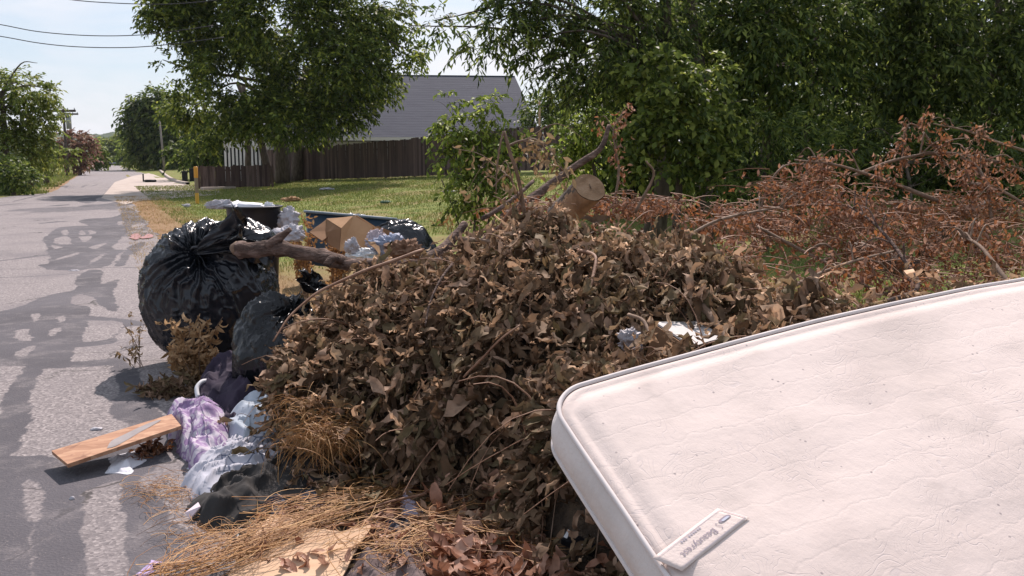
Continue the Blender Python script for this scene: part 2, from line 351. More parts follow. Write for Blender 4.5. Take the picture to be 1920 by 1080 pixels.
CRK = (zB([(-40, 215), (150, 190), (380, 160)]), zB([(-40, 345), (250, 330), (560, 308), (700, 300)]), zB([(375, 60), (400, 130), (410, 190), (380, 275)]), zA([(-20, 742), (430, 712)]), zA([(150, 470), (400, 410), (560, 370)]), zA([(-20, 520), (120, 500)]), zA([(480, 330), (800, 302), (960, 292), (1300, 262)]), zB([(700, 268), (900, 262), (1090, 262)]))
def inpoly(P, X, Y):
    P = np.asarray(P, float)[:, :2]; P = spl(np.vstack([P, P[:1]]), 4)[:-1]; out = np.zeros(X.shape, bool)
    q = (X > P[:, 0].min()) & (X < P[:, 0].max()) & (Y > P[:, 1].min()) & (Y < P[:, 1].max())
    x, y = X[q], Y[q]; c = np.zeros(x.shape, bool)
    for a, b in zip(P, np.roll(P, -1, 0)):
        if a[1] == b[1]: continue
        c ^= ((a[1] > y) != (b[1] > y)) & (x < (b[0]-a[0])*(y-a[1])/(b[1]-a[1])+a[0])
    out[q] = c; return out
wx = rx+.035*fbm(rx*3.5, ry*3.5, 0, 41, 4); wy = ry+.05*fbm(rx*3.5, ry*3.5, 7, 42, 4)
tar = np.zeros(rx.shape)
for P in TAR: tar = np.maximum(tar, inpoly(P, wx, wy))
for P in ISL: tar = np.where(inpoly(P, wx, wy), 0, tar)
for L in CRK:
    P = spl(np.array(L)[:, :2], 14)
    for a, b in zip(P[:-1], P[1:]):
        q = np.hypot(rx-a[0], ry-a[1]) < .5+np.linalg.norm(b-a); d = b-a; ap = np.stack([wx[q]-a[0], wy[q]-a[1]], -1); h_ = np.clip(ap@d/(d@d), 0, 1); dd = np.linalg.norm(ap-h_[:, None]*d, axis=1)
        tar[q] = np.maximum(tar[q], np.clip(1.25-dd/(.022+.0016*a[1]), 0, 1))
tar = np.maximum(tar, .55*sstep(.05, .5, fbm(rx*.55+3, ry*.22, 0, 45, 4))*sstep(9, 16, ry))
K_ = np.array([.25, .5, .25])
for _ in range(1):
    tar = np.apply_along_axis(lambda v: np.convolve(np.pad(v, 1, 'edge'), K_, 'valid'), 0, tar); tar = np.apply_along_axis(lambda v: np.convolve(np.pad(v, 1, 'edge'), K_, 'valid'), 1, tar)
i, j = np.meshgrid(np.arange(len(ru)-1), np.arange(NWD-1), indexing='ij'); F = np.stack([i*NWD+j, i*NWD+j+1, (i+1)*NWD+j+1, (i+1)*NWD+j], -1).reshape(-1, 4)
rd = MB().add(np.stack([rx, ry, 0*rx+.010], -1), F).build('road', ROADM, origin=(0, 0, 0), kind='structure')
at_ = rd.data.attributes.new('tar_and_shade', 'FLOAT', 'POINT'); at_.data.foreach_set('value', tar.ravel().astype(np.float32))
pinkm = mk('marking_paint', [(.27, .11, .11), (.31, .16, .155), (.22, .14, .14)], 26, .8)
def spray_mark(pts, name):
    return flat_poly(pts, .0265, name, pinkm, seed=80, jit=.04)
spray_mark([gnd(x, y) for x, y in ((243, 448), (247, 442), (256, 440), (263, 443), (261, 449), (252, 452))], 'paint_mark')
spray_mark([gnd(x, y) for x, y in ((262, 447), (270, 445), (277, 441), (286, 442), (286, 447), (276, 449), (266, 450))], 'paint_mark')

conc = mk('old_concrete', [(.30, .25, .22), (.38, .32, .28), (.44, .38, .34)], 1.2, .9, .3, 40)
flat_poly([gt(x, y) for x, y in ((215, 342), (250, 330), (300, 320), (322, 335), (352, 347), (400, 354), (440, 350), (438, 356), (400, 366), (330, 372), (262, 377), (235, 384), (190, 372))], .016, 'driveway', conc, seed=90, smoothk=1)
kb = MB(); kp = spl([gt(300, 320), gt(312, 331), gt(330, 341), gt(352, 346)], 6)
T = unit(np.gradient(kp, axis=0)); N = np.stack([-T[:, 1], T[:, 0], 0*T[:, 0]], 1); n = len(kp)
V = np.concatenate([kp+N*.12, kp+N*.12+UP*.14, kp-N*.12+UP*.14, kp-N*.12]); q = np.arange(n-1)
kb.add(V, np.concatenate([np.stack([a*n+q, a*n+q+1, (a+1)*n+q+1, (a+1)*n+q], 1) for a in range(3)]))
kb.build('kerb', conc, kind='structure')

# wooded hill at the end of the road
hu = np.linspace(0, 1, 420); hv = np.linspace(0, 1, 46); a, b_ = np.meshgrid(hu, hv)
ang = R(-44)+a*R(40); D = 640+b_*330; hx = np.sin(ang)*D; hy = np.cos(ang)*D
prof = np.sin(b_*np.pi*.5)
hz = prof*(29+4*np.sin(a*9+1.2)+2.5*np.sin(a*23))+np.where(prof > .0, 3.2*fbm(hx*.11, hy*.11, 0, 31, 4)+1.6*np.abs(fbm(hx*.3, hy*.3, 0, 33, 2)), 0)
i, j = np.meshgrid(np.arange(45), np.arange(419), indexing='ij'); F = np.stack([i*420+j, i*420+j+1, (i+1)*420+j+1, (i+1)*420+j], -1).reshape(-1, 4)
MB().add(np.stack([hx, hy, hz], -1), F).build('hill', mk('far_wood', [(.016, .034, .016), (.030, .052, .022), (.05, .07, .03)], .12, .95, .0), origin=(0, 0, 0), kind='structure')

# ================================================================== TREES
BARK = mk('bark', [(.045, .035, .028), (.09, .07, .055), (.14, .115, .095)], 14, .95, .9, 40, stretch=(1, 1, .25))
def leafmat(name, cols, transl=.48, rough=.55, spec=.22):
    return mk(name, cols, island=True, rough=rough, spec=spec, transl=transl)
G_BIG = leafmat('leaf_mid_green', [(0.036, 0.057, 0.012), (0.076, 0.111, 0.021), (0.143, 0.199, 0.038), (0.374, 0.408, 0.068)])  # green ramps widened: sun flecks and deep shade put into leaf tones
G_DARK = leafmat('leaf_dark_green', [(0.026, 0.046, 0.012), (0.055, 0.088, 0.021), (0.114, 0.159, 0.034), (0.263, 0.308, 0.068)])
G_VINE = leafmat('leaf_vine_green', [(0.036, 0.055, 0.012), (0.077, 0.112, 0.022), (0.154, 0.204, 0.038), (0.311, 0.345, 0.078)])
G_DEEP = leafmat('leaf_deep_green', [(0.026, 0.042, 0.011), (0.05, 0.075, 0.019), (0.098, 0.138, 0.033), (0.238, 0.284, 0.062)])
G_BRI = leafmat('leaf_bright_green', [(0.056, 0.086, 0.016), (0.116, 0.166, 0.028), (0.213, 0.285, 0.048), (0.45, 0.523, 0.105)])
G_OLIVE = leafmat('leaf_olive_green', [(0.082, 0.115, 0.029), (0.135, 0.185, 0.037), (0.194, 0.236, 0.049), (0.26, 0.273, 0.069)])
G_RUST = leafmat('leaf_rust_bloom', [(0.109, 0.062, 0.046), (0.186, 0.093, 0.07), (0.232, 0.124, 0.093), (0.124, 0.109, 0.046)])
def spray_leaves(P, Dr, k, l, L, Wd, r, droop=.35, side=.8, bend=.15, rows=0, twig=None, tmb=None, trad=.003):
    """P (m,3) spray origins, Dr (m,3) spray directions; k leaflets on each, in two ranks and a tip"""
    m = len(P); Dr = unit(Dr); B = unit(np.cross(Dr, UP+.01*r.normal(size=(m, 3)))); l = np.broadcast_to(l, (m,))
    s = np.linspace(.15, 1, k); pos = P[:, None]+Dr[:, None]*(s[:, None]*l[:, None, None])-UP*(droop*l[:, None]*s**2)[..., None]
    sg = np.where(np.arange(k) % 2 == 0, 1, -1)*np.where(np.arange(k) == k-1, 0, 1.)
    d = Dr[:, None]*.55+B[:, None]*(sg*side)[:, None]-UP*(.25+droop*s*.8)[:, None]+.28*r.normal(size=(m, k, 3))
    n = UP+.45*r.normal(size=(m, k, 3))
    if tmb is not None:
        ts = np.linspace(0, 1, 5); tp = P[:, None]+Dr[:, None]*(ts[:, None]*l[:, None, None])-UP*(droop*l[:, None]*ts**2)[..., None]
        tmb.add(*strands(tp, trad*np.linspace(1, .4, 5)))
    q = (pos.reshape(-1, 3), d.reshape(-1, 3), n.reshape(-1, 3)); c = len(q[0]); LL = L*r.uniform(.7, 1.2, c); WW = Wd*r.uniform(.75, 1.15, c)
    if rows: return leaves(*q, LL, WW, r.uniform(0, .9, c), .22, rows)
    return quadleaves(*q, LL, WW, bend)
DM = 4.0
def clump_sprays(clumps, dens, r, gap=.0, gs=1.2, flat=.8, seed=0):
    P = []; Dr = []
    for (px, py, rx, ry, Y) in clumps:
        c = at(px, py, Y); k = Y/FPX; ra = np.array([rx*k, .5*(rx+ry)*k*flat, ry*k])
        m = max(5, int(DM*dens*4*(ra[0]*ra[1]+ra[0]*ra[2]+ra[1]*ra[2])))
        d = rdir(m, r); p = c+d*ra*(r.uniform(0, 1, m)**.42)[:, None]*(1+.25*fbm(d[:, 0]*2+px, d[:, 1]*2+py, d[:, 2]*2, seed+3, 2))[:, None]
        P.append(p); Dr.append(d*.7+.6*rdir(m, r)+UP*.05)
    P = np.concatenate(P); Dr = np.concatenate(Dr)
    if gap > 0:
        ok = fbm(P[:, 0]*gs, P[:, 1]*gs, P[:, 2]*gs, seed, 3) > gap-.45; P, Dr = P[ok], Dr[ok]
    return P, Dr
def tree(name, label, cat, trunks, clumps, mat, dens, l, k, L, Wd, seed, group=None, gap=.25, gs=1., droop=.35, rows=0, twig=False, limbs=True, flat=.8, side=.8):
    r = np.random.default_rng(seed); b0 = np.asarray(trunks[0][0][0], float)
    t = thing(name, label, cat, b0, group); tm = MB()
    tips = []
    for pts, r0, r1 in trunks:
        p = spl(pts, 6); addtube(tm, p, np.linspace(r0, r1, len(p)), 8, rough=.25, seed=seed); tips += [(p[int(len(p)*f)], r1) for f in (.55, .8, 1-1e-6)]
    if limbs:
        tp = np.array([q[0] for q in tips])
        for (px, py, rx, ry, Y) in clumps:
            c = at(px, py, Y); d = np.linalg.norm(tp-c, axis=1)+2.*np.maximum(tp[:, 2]-c[2], 0); a = tp[int(np.argmin(d))]; rr0 = tips[int(np.argmin(d))][1]
            mid = (a+c)/2+UP*.12*np.linalg.norm(c-a)+.1*np.linalg.norm(c-a)*r.normal(size=3)
            p = spl([a, mid, c], 5); addtube(tm, p, np.linspace(rr0*.5, rr0*.10, len(p)), 5, rough=.2, seed=seed, caps=False)
    tm.build('trunk', BARK, t)
    P, Dr = clump_sprays(clumps, dens, r, gap, gs, flat, seed)
    cm = MB(); tw = MB() if twig else None
    V, F = spray_leaves(P, Dr, k, l*r.uniform(.6, 1.25, len(P)), L, Wd, r, droop, rows=rows, tmb=tw, trad=.004, side=side); cm.add(V, F); cm.build('crown', mat, t); print('CROWN', label[:40], cm.n)
    if twig: tw.build('twigs', BARK, t, kind='stuff')
    return t
def tr(px, py, h, lean=0., Y=None, r0=.2, r1=.08, bend=.3):
    """a trunk standing at pixel column px, foot row py (or depth Y), h metres tall"""
    if Y is None: b = gt(px, py)
    else:
        b = at(px, 300, Y); b[2] = float(terr(b[0], b[1]))
    b = b-UP*.1
    return ([b, b+np.array([lean*h*.4+bend*.3, 0, h*.5]), b+np.array([lean*h, .2, h])], r0, r1)
# the big tree before the fence
Yb = 44
big = [(x, y, a, b, Yb+dz) for x, y, a, b, dz in [(330, 30, 60, 50, 0), (410, 60, 85, 70, 1), (520, 30, 100, 80, -1), (620, 50, 90, 70, 0), (700, 30, 75, 60, 1), (735, 105, 48, 32, 0), (640, 120, 90, 60, -1), (540, 130, 100, 65, 1), (430, 150, 85, 60, -1), (345, 125, 60, 45, 0), (305, 112, 38, 18, 0), (365, 200, 60, 42, 1), (450, 220, 80, 42, 0), (550, 220, 90, 45, -1), (640, 205, 62, 38, 0), (705, 160, 44, 30, 1), (400, 250, 50, 28, 0), (300, 40, 30, 16, 0), (420, -60, 110, 60, 0), (600, -60, 110, 60, 0), (768, 95, 30, 16, -1), (335, 0, 45, 30, 0)]]
tree('shade_tree', 'big dark green shade tree with several trunks standing in front of the brown fence', 'tree',
     [tr(530, 344, 6.5, -.05, None, .42, .2), tr(556, 340, 6.5, .10, None, .34, .16), tr(598, 338, 6.0, .22, None, .26, .13), tr(466, 346, 5.5, -.02, None, .20, .11), tr(508, 343, 5.6, -.3, None, .26, .12)],
     big, G_BIG, 5.6, .55, 7, .26, .12, 101, gap=.22, gs=.55)
# street side on the right, farther down
tree('roadside_tree', 'dark rounded tree left of the big shade tree, behind the leaning pole', 'tree', [tr(322, 330, 8, 0, 128, .4, .2)],
     [(290, 195, 42, 32, 128), (258, 225, 28, 36, 128), (310, 235, 40, 40, 127), (270, 265, 30, 22, 129), (330, 275, 40, 34, 126), (350, 220, 38, 50, 124), (290, 240, 40, 40, 130)], G_DARK, 1.1, 1.4, 6, .75, .36, 102, gap=.2, gs=.25)
tree('roadside_tree', 'tall dark tree just behind the left edge of the big shade tree', 'tree', [tr(385, 338, 5.5, 0, 66, .28, .12)],
     [(380, 215, 48, 52, 66), (400, 275, 50, 32, 65), (360, 290, 40, 24, 67), (440, 285, 35, 26, 66)], G_DARK, 1.8, .9, 6, .42, .2, 103, gap=.25, gs=.4)
tree('roadside_bush', 'olive green bush where the far road meets the right verge', 'bush', [tr(265, 318, 2.5, 0, 132, .2, .1)],
     [(262, 284, 26, 26, 132), (285, 300, 30, 16, 128), (250, 303, 14, 8, 134), (300, 268, 24, 18, 130)], G_OLIVE, 1.2, 1.0, 6, .6, .3, 104, gap=.2, gs=.3)
# the left side of the street
tree('street_tree', 'tall ragged tree at the left edge of the photo, nearest on the left verge', 'tree', [tr(8, 356, 4.6, 0, 42, .2, .1), tr(54, 352, 4.0, 0, 44, .14, .07)],
     [(14, 165, 38, 30, 43), (55, 165, 34, 36, 42), (70, 118, 14, 18, 42), (8, 225, 45, 45, 42), (66, 230, 38, 44, 43), (25, 280, 45, 34, 42), (70, 285, 32, 28, 43), (96, 215, 16, 26, 44), (-40, 190, 50, 60, 42), (100, 170, 9, 12, 42), (88, 190, 16, 20, 43)], G_OLIVE, 4.2, .5, 7, .24, .11, 105, gap=.3, gs=.7)
tree('verge_shrub', 'leafy shrub at the foot of the ragged tree on the left road edge', 'bush', [tr(20, 362, 1.2, 0, 38, .1, .04)],
     [(-10, 335, 40, 26, 39), (25, 330, 30, 26, 38), (46, 336, 18, 20, 38), (10, 310, 36, 20, 39)], G_DARK, 6, .4, 7, .2, .09, 106, gap=.1, gs=.9)
tree('street_tree', 'small rounded tree on the left verge, right of the ragged tree', 'tree', [tr(87, 345, 2.8, 0, None, .18, .1)],
     [(98, 275, 34, 26, 52), (118, 292, 34, 18, 52), (84, 296, 24, 18, 53), (78, 316, 12, 10, 54)], G_OLIVE, 3.4, .5, 7, .28, .13, 107, gap=.22, gs=.7)
tree('street_tree', 'tree with a reddish bloom over its top behind the left power pole', 'tree', [tr(148, 322, 2.5, 0, 88, .2, .1)],
     [(140, 262, 30, 16, 88), (160, 280, 22, 22, 87), (150, 298, 28, 14, 88), (128, 288, 24, 20, 89)], G_RUST, 2.0, .7, 6, .42, .2, 108, gap=.18, gs=.5)
tree('street_tree', 'yellow green tree far down the left verge beyond the reddish tree', 'tree', [tr(178, 316, 3, 0, 125, .2, .1)],
     [(180, 282, 16, 18, 125), (172, 300, 18, 10, 124), (186, 298, 12, 12, 126)], G_BRI, 1.4, .9, 6, .6, .3, 109, gap=.15, gs=.4)
for k, (x, y, a, b, Y, m, lb) in enumerate([(196, 285, 16, 24, 270, G_OLIVE, 'hazy tree at the far end of the road, on its left side'), (213, 290, 16, 20, 285, G_DARK, 'dark tree closing the view straight above the far end of the road'),
                                      (232, 280, 18, 26, 275, G_OLIVE, 'olive tree at the far end of the road, on its right side'), (250, 282, 18, 26, 250, G_BRI, 'pale green tree beyond the olive bush on the right verge')]):
    tree('far_tree', lb, 'tree', [tr(x, 308, 4, 0, Y, .3, .15)], [(x, y, a, b, Y), (x-8, y+12, a*.8, b*.5, Y-3), (x+8, y+8, a*.8, b*.5, Y+3)], m, 1.7, 1.8, 6, 1.3, .65, 110+k, gap=.1, gs=.2)
# beyond the fence, right of the house
tree('yard_tree', 'green tree behind the fence at the right end of the grey roof', 'tree', [tr(1030, 310, 3.6, 0, 47, .2, .1)],
     [(1010, 205, 30, 26, 47), (1045, 190, 40, 30, 48), (1075, 205, 40, 40, 47), (1005, 228, 26, 14, 46)], G_DARK, 4.5, .5, 7, .24, .11, 120, gap=.2, gs=.6)
# the thicket on the right
tree('overhanging_tree', 'tree with long drooping compound leaves hanging over the gap beside the grey roof', 'tree', [tr(1236, 330, 4.9, .0, 14.2, .14, .07), tr(1330, 330, 5.2, -.12, 14.6, .12, .06)],
     [(x, y, a, b, 13.6+dz) for x, y, a, b, dz in [(815, 38, 42, 12, 0), (870, 55, 45, 20, 0), (930, 45, 55, 28, 0), (905, 88, 36, 16, 0), (960, 15, 60, 32, .3), (1000, 75, 50, 30, 0), (1010, 125, 34, 18, 0), (1050, 40, 60, 40, .2), (1085, 105, 56, 40, 0), (1060, 155, 44, 24, .2), (1140, 40, 70, 45, .3), (1155, 120, 60, 44, .1), (1120, 180, 50, 34, .3), (1220, 40, 80, 50, .5), (1235, 110, 60, 46, .3), (1100, -60, 150, 50, .4), (1080, 205, 40, 30, .4), (940, -20, 60, 24, .2), (770, 48, 14, 6, 0)]],
     G_DARK, 15, .34, 9, .135, .044, 121, gap=.36, gs=2.4, rows=2, twig=True, droop=.55)
tree('vine_shrub', 'bright green vine covered shrub rising behind the cut log', 'shrub', [tr(1262, 350, 2.2, 0, 12.4, .06, .03), tr(1200, 352, 1.8, .1, 12.6, .05, .03)],
     [(x, y, a, b, 12.3+dz) for x, y, a, b, dz in [(1250, 120, 34, 34, 0), (1262, 170, 48, 42, -.1), (1235, 215, 54, 40, 0), (1275, 245, 56, 44, -.1), (1205, 262, 48, 38, .1), (1255, 300, 64, 36, 0), (1180, 305, 40, 30, .2), (1310, 290, 42, 40, .1), (1300, 200, 34, 36, .2), (1165, 235, 34, 34, .4), (1330, 150, 36, 40, .3), (1180, 165, 36, 36, .5), (1345, 235, 40, 40, .2), (1215, 110, 30, 30, .5), (1350, 310, 34, 30, 0), (1390, 190, 34, 36, .5)]],
     G_VINE, 15, .22, 6, .115, .080, 122, gap=.30, gs=2.6, rows=2, droop=.5)
tree('thicket_tree', 'dense dark tree in the middle of the right thicket with shiny leaves', 'tree', [tr(1430, 350, 4.8, 0, 15.2, .12, .06), tr(1500, 350, 5, .05, 15.6, .1, .05)],
     [(x, y, a, b, 14.8+dz) for x, y, a, b, dz in [(1340, 30, 70, 60, 0), (1430, 40, 80, 60, -.3), (1530, 40, 80, 60, 0), (1370, 110, 70, 50, -.2), (1460, 120, 80, 55, -.4), (1560, 120, 80, 55, 0), (1330, 170, 60, 45, .1), (1420, 190, 70, 45, 0), (1520, 200, 80, 50, 0), (1450, -60, 160, 50, .2)]],
     G_DARK, 11, .34, 8, .15, .056, 123, gap=.25, gs=2., rows=2, droop=.5)
tree('thicket_tree', 'darkest tree at the upper right corner of the photo', 'tree', [tr(1690, 360, 4.8, 0, 15.6, .12, .06), tr(1840, 360, 5, .03, 15.8, .12, .06)],
     [(x, y, a, b, 15.2+dz) for x, y, a, b, dz in [(1640, 30, 80, 60, .2), (1740, 40, 80, 60, 0), (1840, 40, 80, 60, .2), (1930, 60, 70, 70, 0), (1650, 120, 80, 55, .1), (1750, 130, 80, 60, -.2), (1850, 130, 80, 60, 0), (1640, 200, 80, 50, .2), (1740, 215, 80, 50, 0), (1850, 210, 80, 50, .1), (1930, 180, 60, 80, .1), (1780, -60, 200, 50, .2)]],
     G_DEEP, 10, .34, 8, .15, .056, 124, gap=.25, gs=2., rows=2, droop=.5)
tree('thicket_bush', 'low bush with long feathery fronds under the right thicket', 'bush', [tr(1440, 385, 1.2, 0, 12.8, .04, .02)],
     [(x, y, a, b, 12.9+dz) for x, y, a, b, dz in [(1400, 240, 54, 34, 0), (1470, 240, 60, 36, 0), (1380, 300, 50, 34, .2), (1450, 300, 60, 36, .3), (1520, 280, 60, 40, .4), (1340, 345, 44, 30, -.4), (1370, 360, 40, 20, -.5)]],
     G_DARK, 9, .5, 15, .12, .036, 125, gap=.22, gs=2., rows=2, droop=.7, side=1.1)
tree('thicket_bush', 'shaded bush behind the rust coloured brush at the far right', 'bush', [tr(1700, 370, 1.4, 0, 13.4, .04, .02)],
     [(x, y, a, b, 13.6+dz) for x, y, a, b, dz in [(1600, 270, 60, 40, 0), (1680, 280, 60, 40, .2), (1760, 280, 60, 40, .1), (1840, 270, 60, 40, 0), (1920, 280, 60, 50, .2), (1620, 330, 60, 30, -.1), (1720, 335, 70, 30, .2), (1830, 330, 70, 40, 0), (1920, 340, 50, 40, 0)]],
     G_DEEP, 10, .32, 9, .13, .05, 126, gap=.2, gs=2., rows=2, droop=.5)
tree('back_tree', 'wide shaded tree standing deepest in the right thicket', 'tree', [tr(1500, 330, 5, 0, 19.5, .2, .1), tr(1180, 330, 4.5, 0, 19.5, .16, .08), tr(1800, 330, 5, 0, 19.8, .2, .1)],
     [(x, y, 110, 80, 19.5) for x in (1240, 1380, 1520, 1660, 1800, 1940) for y in (30, 150, 260)]+[(1160, y, 70, 50, 19.2) for y in (130, 200, 270)]+[(x, 330, 90, 40, 19) for x in (1180, 1330, 1480, 1630, 1780, 1930)],
     G_DEEP, 5.5, .5, 7, .22, .11, 127, gap=.1, gs=1.)
tree('thicket_shrub', 'lower green shrub between the fence end and the vine shrub', 'shrub', [tr(1110, 350, 1.6, 0, 15, .05, .02)],
     [(x, y, a, b, 15+dz) for x, y, a, b, dz in [(1110, 230, 44, 36, 0), (1080, 262, 44, 34, .2), (1130, 290, 50, 36, 0), (1085, 310, 36, 30, .2), (1060, 285, 30, 24, .3)]],
     G_BRI, 13, .26, 7, .12, .06, 128, gap=.22, gs=2.2, rows=2, droop=.5)
tree('sapling', 'young green sapling standing between the grass lot and the dead brush', 'sapling', [tr(872, 395, 1.7, .06, 11.6, .022, .008), tr(884, 396, 1.5, .2, 11.6, .018, .006), tr(864, 395, 1.3, -.2, 11.5, .016, .006)],
     [(x, y, a, b, 11.5+dz) for x, y, a, b, dz in [(838, 190, 24, 14, 0), (870, 235, 46, 26, 0), (925, 205, 22, 26, 0), (950, 240, 28, 22, 0), (840, 262, 34, 22, .1), (905, 270, 46, 26, -.1), (860, 305, 40, 26, 0), (930, 310, 40, 30, 0), (880, 345, 36, 26, -.1), (905, 372, 34, 20, 0), (868, 385, 24, 14, 0), (808, 186, 10, 6, 0)]],
     G_BRI, 26, .22, 7, .10, .05, 129, gap=.2, gs=3., rows=2, twig=True, droop=.6)
# ================================================================== FENCES, HOUSE, STREET FURNITURE, GRASS
WOODD = mk('weathered_fence_wood', [(.045, .028, .025), (.07, .046, .039), (.095, .062, .052), (.14, .10, .085)], 6, .9, .4, 60, stretch=(1, 1, .15), island=True, mottled=.5)
def picket_fence(name, label, A, B, h, pw, gap, mat, seed, postgap=2.4, front=True):
    r = np.random.default_rng(seed); A = np.asarray(A, float); B = np.asarray(B, float); d = (B-A)[:2]; Ln = np.linalg.norm(d); e = d/Ln; a = math.atan2(e[1], e[0])
    A3 = np.array([*A[:2], float(terr(*A[:2]))]); t = thing(name, label, 'fence', A3); m = MB(); n = int(Ln/(pw+gap))
    for i in range(n):
        p = A[:2]+e*(i+.5)*(pw+gap); z = float(terr(*p)); hh = h+.025*r.normal(); b = .05+.03*r.uniform()
        V, F = box((p[0], p[1], z+b+(hh-b)/2), (pw, .018, hh-b), rz(a+.02*r.normal())); V[:, 0] += (V[:, 2]-z)*.006*r.normal(); m.add(V, F)
    m.build('pickets', mat, t, smooth=False)
    nrm = np.array([-e[1], e[0]]); nrm = nrm if nrm[1] > 0 else -nrm
    m = MB(); k = int(Ln/postgap)
    for zf in (.25, .8):
        for i in range(k):
            p = A[:2]+e*(i+.5)*Ln/k+nrm*.035; V, F = box((p[0], p[1], float(terr(*p))+h*zf), (Ln/k-.09, .04, .09), rz(a)); m.add(V, F)
    m.build('rails', mat, t, smooth=False)
    for i in range(k+1):
        p = A[:2]+e*i*Ln/k+nrm*.07; V, F = box((p[0], p[1], float(terr(*p))+h*.48), (.09, .09, h*.96), rz(a)); MB().add(V, F).build('post', mat, t, smooth=False)
    return t
picket_fence('board_fence', 'long tall dark brown board fence running behind the grass lot', (-14.6, 54.5), (5.2, 33), 1.85, .142, .010, WOODD, 1)
picket_fence('board_fence', 'low dark fence between the driveway and the trunk of the shade tree', (-15.9, 46.2), (-11.8, 44.8), 1.12, .14, .012, WOODD, 2)
# grey roofed house behind the fence
ROOF = mk('grey_shingles', [(.036, .041, .060), (.046, .052, .072), (.055, .061, .082)], 2.0, .9, .5, 30, stretch=(.4, 2, 2), spec=.2)
WALL_ = mk('pale_siding', [(.50, .48, .46), (.58, .56, .54)], 3, .85)
er = at(1018, 258, 56); rr_ = at(965, 143, 64); ev = np.array([-.995, -.10, 0]); ev /= np.linalg.norm(ev); hl = 16.5
h = thing('house', 'house with a broad plain grey shingle roof behind the brown fence', 'house', (er[0], er[1], float(terr(er[0], er[1]))))
pv = np.array([rr_[0]-er[0], rr_[1]-er[1], 0]); back = er+2*pv; zt = float(terr(er[0], er[1]))
def slab(A, B, C, D, th):
    P = np.array([A, B, C, D]); n = unit(np.cross(P[1]-P[0], P[3]-P[0])[None])[0]; n = n if n[2] > 0 else -n
    return np.concatenate([P, P-n*th]), [(0, 1, 2, 3), (7, 6, 5, 4), (0, 4, 5, 1), (1, 5, 6, 2), (2, 6, 7, 3), (3, 7, 4, 0)]
m = MB(); m.add(*slab(er, er+ev*hl, rr_+ev*hl, rr_, .14)); m.add(*slab(rr_+np.array([0, .01, 0]), rr_+ev*hl+np.array([0, .01, 0]), back+ev*hl, back, .14)); rf = m.build('roof', ROOF, h, smooth=False)
# lapped courses on the near slope
m = MB(); nn_ = 26
fn = unit(np.cross(ev, rr_-er)[None])[0]; fn = fn if fn[2] > 0 else -fn
for i in range(nn_):
    a = er+(rr_-er)*(i/nn_)+fn*.003; b_ = er+(rr_-er)*((i+.97)/nn_)+fn*.005
    m.add(*slab(a+fn*.0035, a+ev*hl+fn*.0035, b_+ev*hl+fn*.001, b_+fn*.001, .006))
m.build('shingle_courses', ROOF, rf, smooth=False)
m = MB(); m.add(*slab(rr_+fn*.025-pv*.01, rr_+ev*hl+fn*.025-pv*.01, rr_+ev*hl+UP*.025+pv*.02, rr_+UP*.025+pv*.02, .03)); m.build('ridge_cap', ROOF, rf, smooth=False)
wc = (er+back)/2+ev*hl/2; ang = math.atan2(-ev[1], -ev[0]); wh = er[2]-zt-.25
V, F = box((wc[0], wc[1], zt+wh/2), (hl-.7, np.linalg.norm(2*pv)-.8, wh), rz(ang)); MB().add(V, F).build('wall', WALL_, h, smooth=False)
gb = MB(); g0 = er+ev*.36+pv*.06; g1 = back+ev*.36-pv*.06; g2 = rr_+ev*.36
gb.add(np.array([[g0[0], g0[1], er[2]-.25], [g1[0], g1[1], er[2]-.25], [g2[0], g2[1], rr_[2]-.3], *[[q[0]+ev[0]*.1, q[1]+ev[1]*.1, z] for q, z in ((g0, er[2]-.25), (g1, er[2]-.25), (g2, rr_[2]-.3))]]), [(0, 1, 2), (5, 4, 3)]); gb.build('gable', WALL_, h, smooth=False)
m = MB(); fo = np.array([0, -.03, 0])
V, F = slab(er+fo, er+ev*hl+fo, er+ev*hl+fo-UP*.2, er+fo-UP*.2, .025); m.add(V, F); m.build('eave_board', mk('white_trim', [(.62, .60, .58)], 3, .7), h, smooth=False)
# pale slatted shed seen left of the shade trunks
WHITE = mk('white_paint', [(.62, .61, .60), (.72, .71, .70)], 4, .7)
DARKIN = mk('slat_gap_shade', [(.02, .02, .022)], 3, .9)  # near-black colour painted as the shade between the slats
sA = at(419, 306, 58); sB = at(512, 306, 58); sh = thing('shed', 'white slatted shed showing between the low fence and the tree foliage', 'shed', (*((sA+sB)/2)[:2], 0))
zs = 0.; topz = at(450, 272, 58)[2]; wS = sB[0]-sA[0]
V, F = box(((sA[0]+sB[0])/2, 58.6, topz/2), (wS, 1., topz-.1)); MB().add(V, F).build('wall', DARKIN, sh, smooth=False)
m = MB()
for i in range(13):
    V, F = box((sA[0]+(i+.5)*wS/13, 58.07, topz/2), (.13, .03, topz)); m.add(V, F)
V, F = box(((sA[0]+sB[0])/2, 58.03, topz-.1), (wS, .04, .14)); m.add(V, F); m.build('slats', WHITE, sh, smooth=False)
m = MB(); a = np.linspace(0, np.pi, 15); X = (sA[0]+sB[0])/2-np.cos(a)*wS*.52; Z = topz+np.sin(a)*.75
V = np.concatenate([np.column_stack([X, 57.8+0*X, Z]), np.column_stack([X, 60.+0*X, Z])]); q = np.arange(14); m.add(V, np.stack([q, q+1, 16+q, 15+q], 1)); o = m.build('roof', WHITE, sh)
mod = o.modifiers.new('thick', 'SOLIDIFY'); mod.thickness = .06
gm = MB(); gm.add(np.vstack([np.column_stack([X, 58.02+0*X, Z-.02]), [[(sA[0]+sB[0])/2, 58.02, topz-.03]]]), [(15, i+1, i) for i in range(14)]); o = gm.build('gable', WHITE, sh, smooth=False)

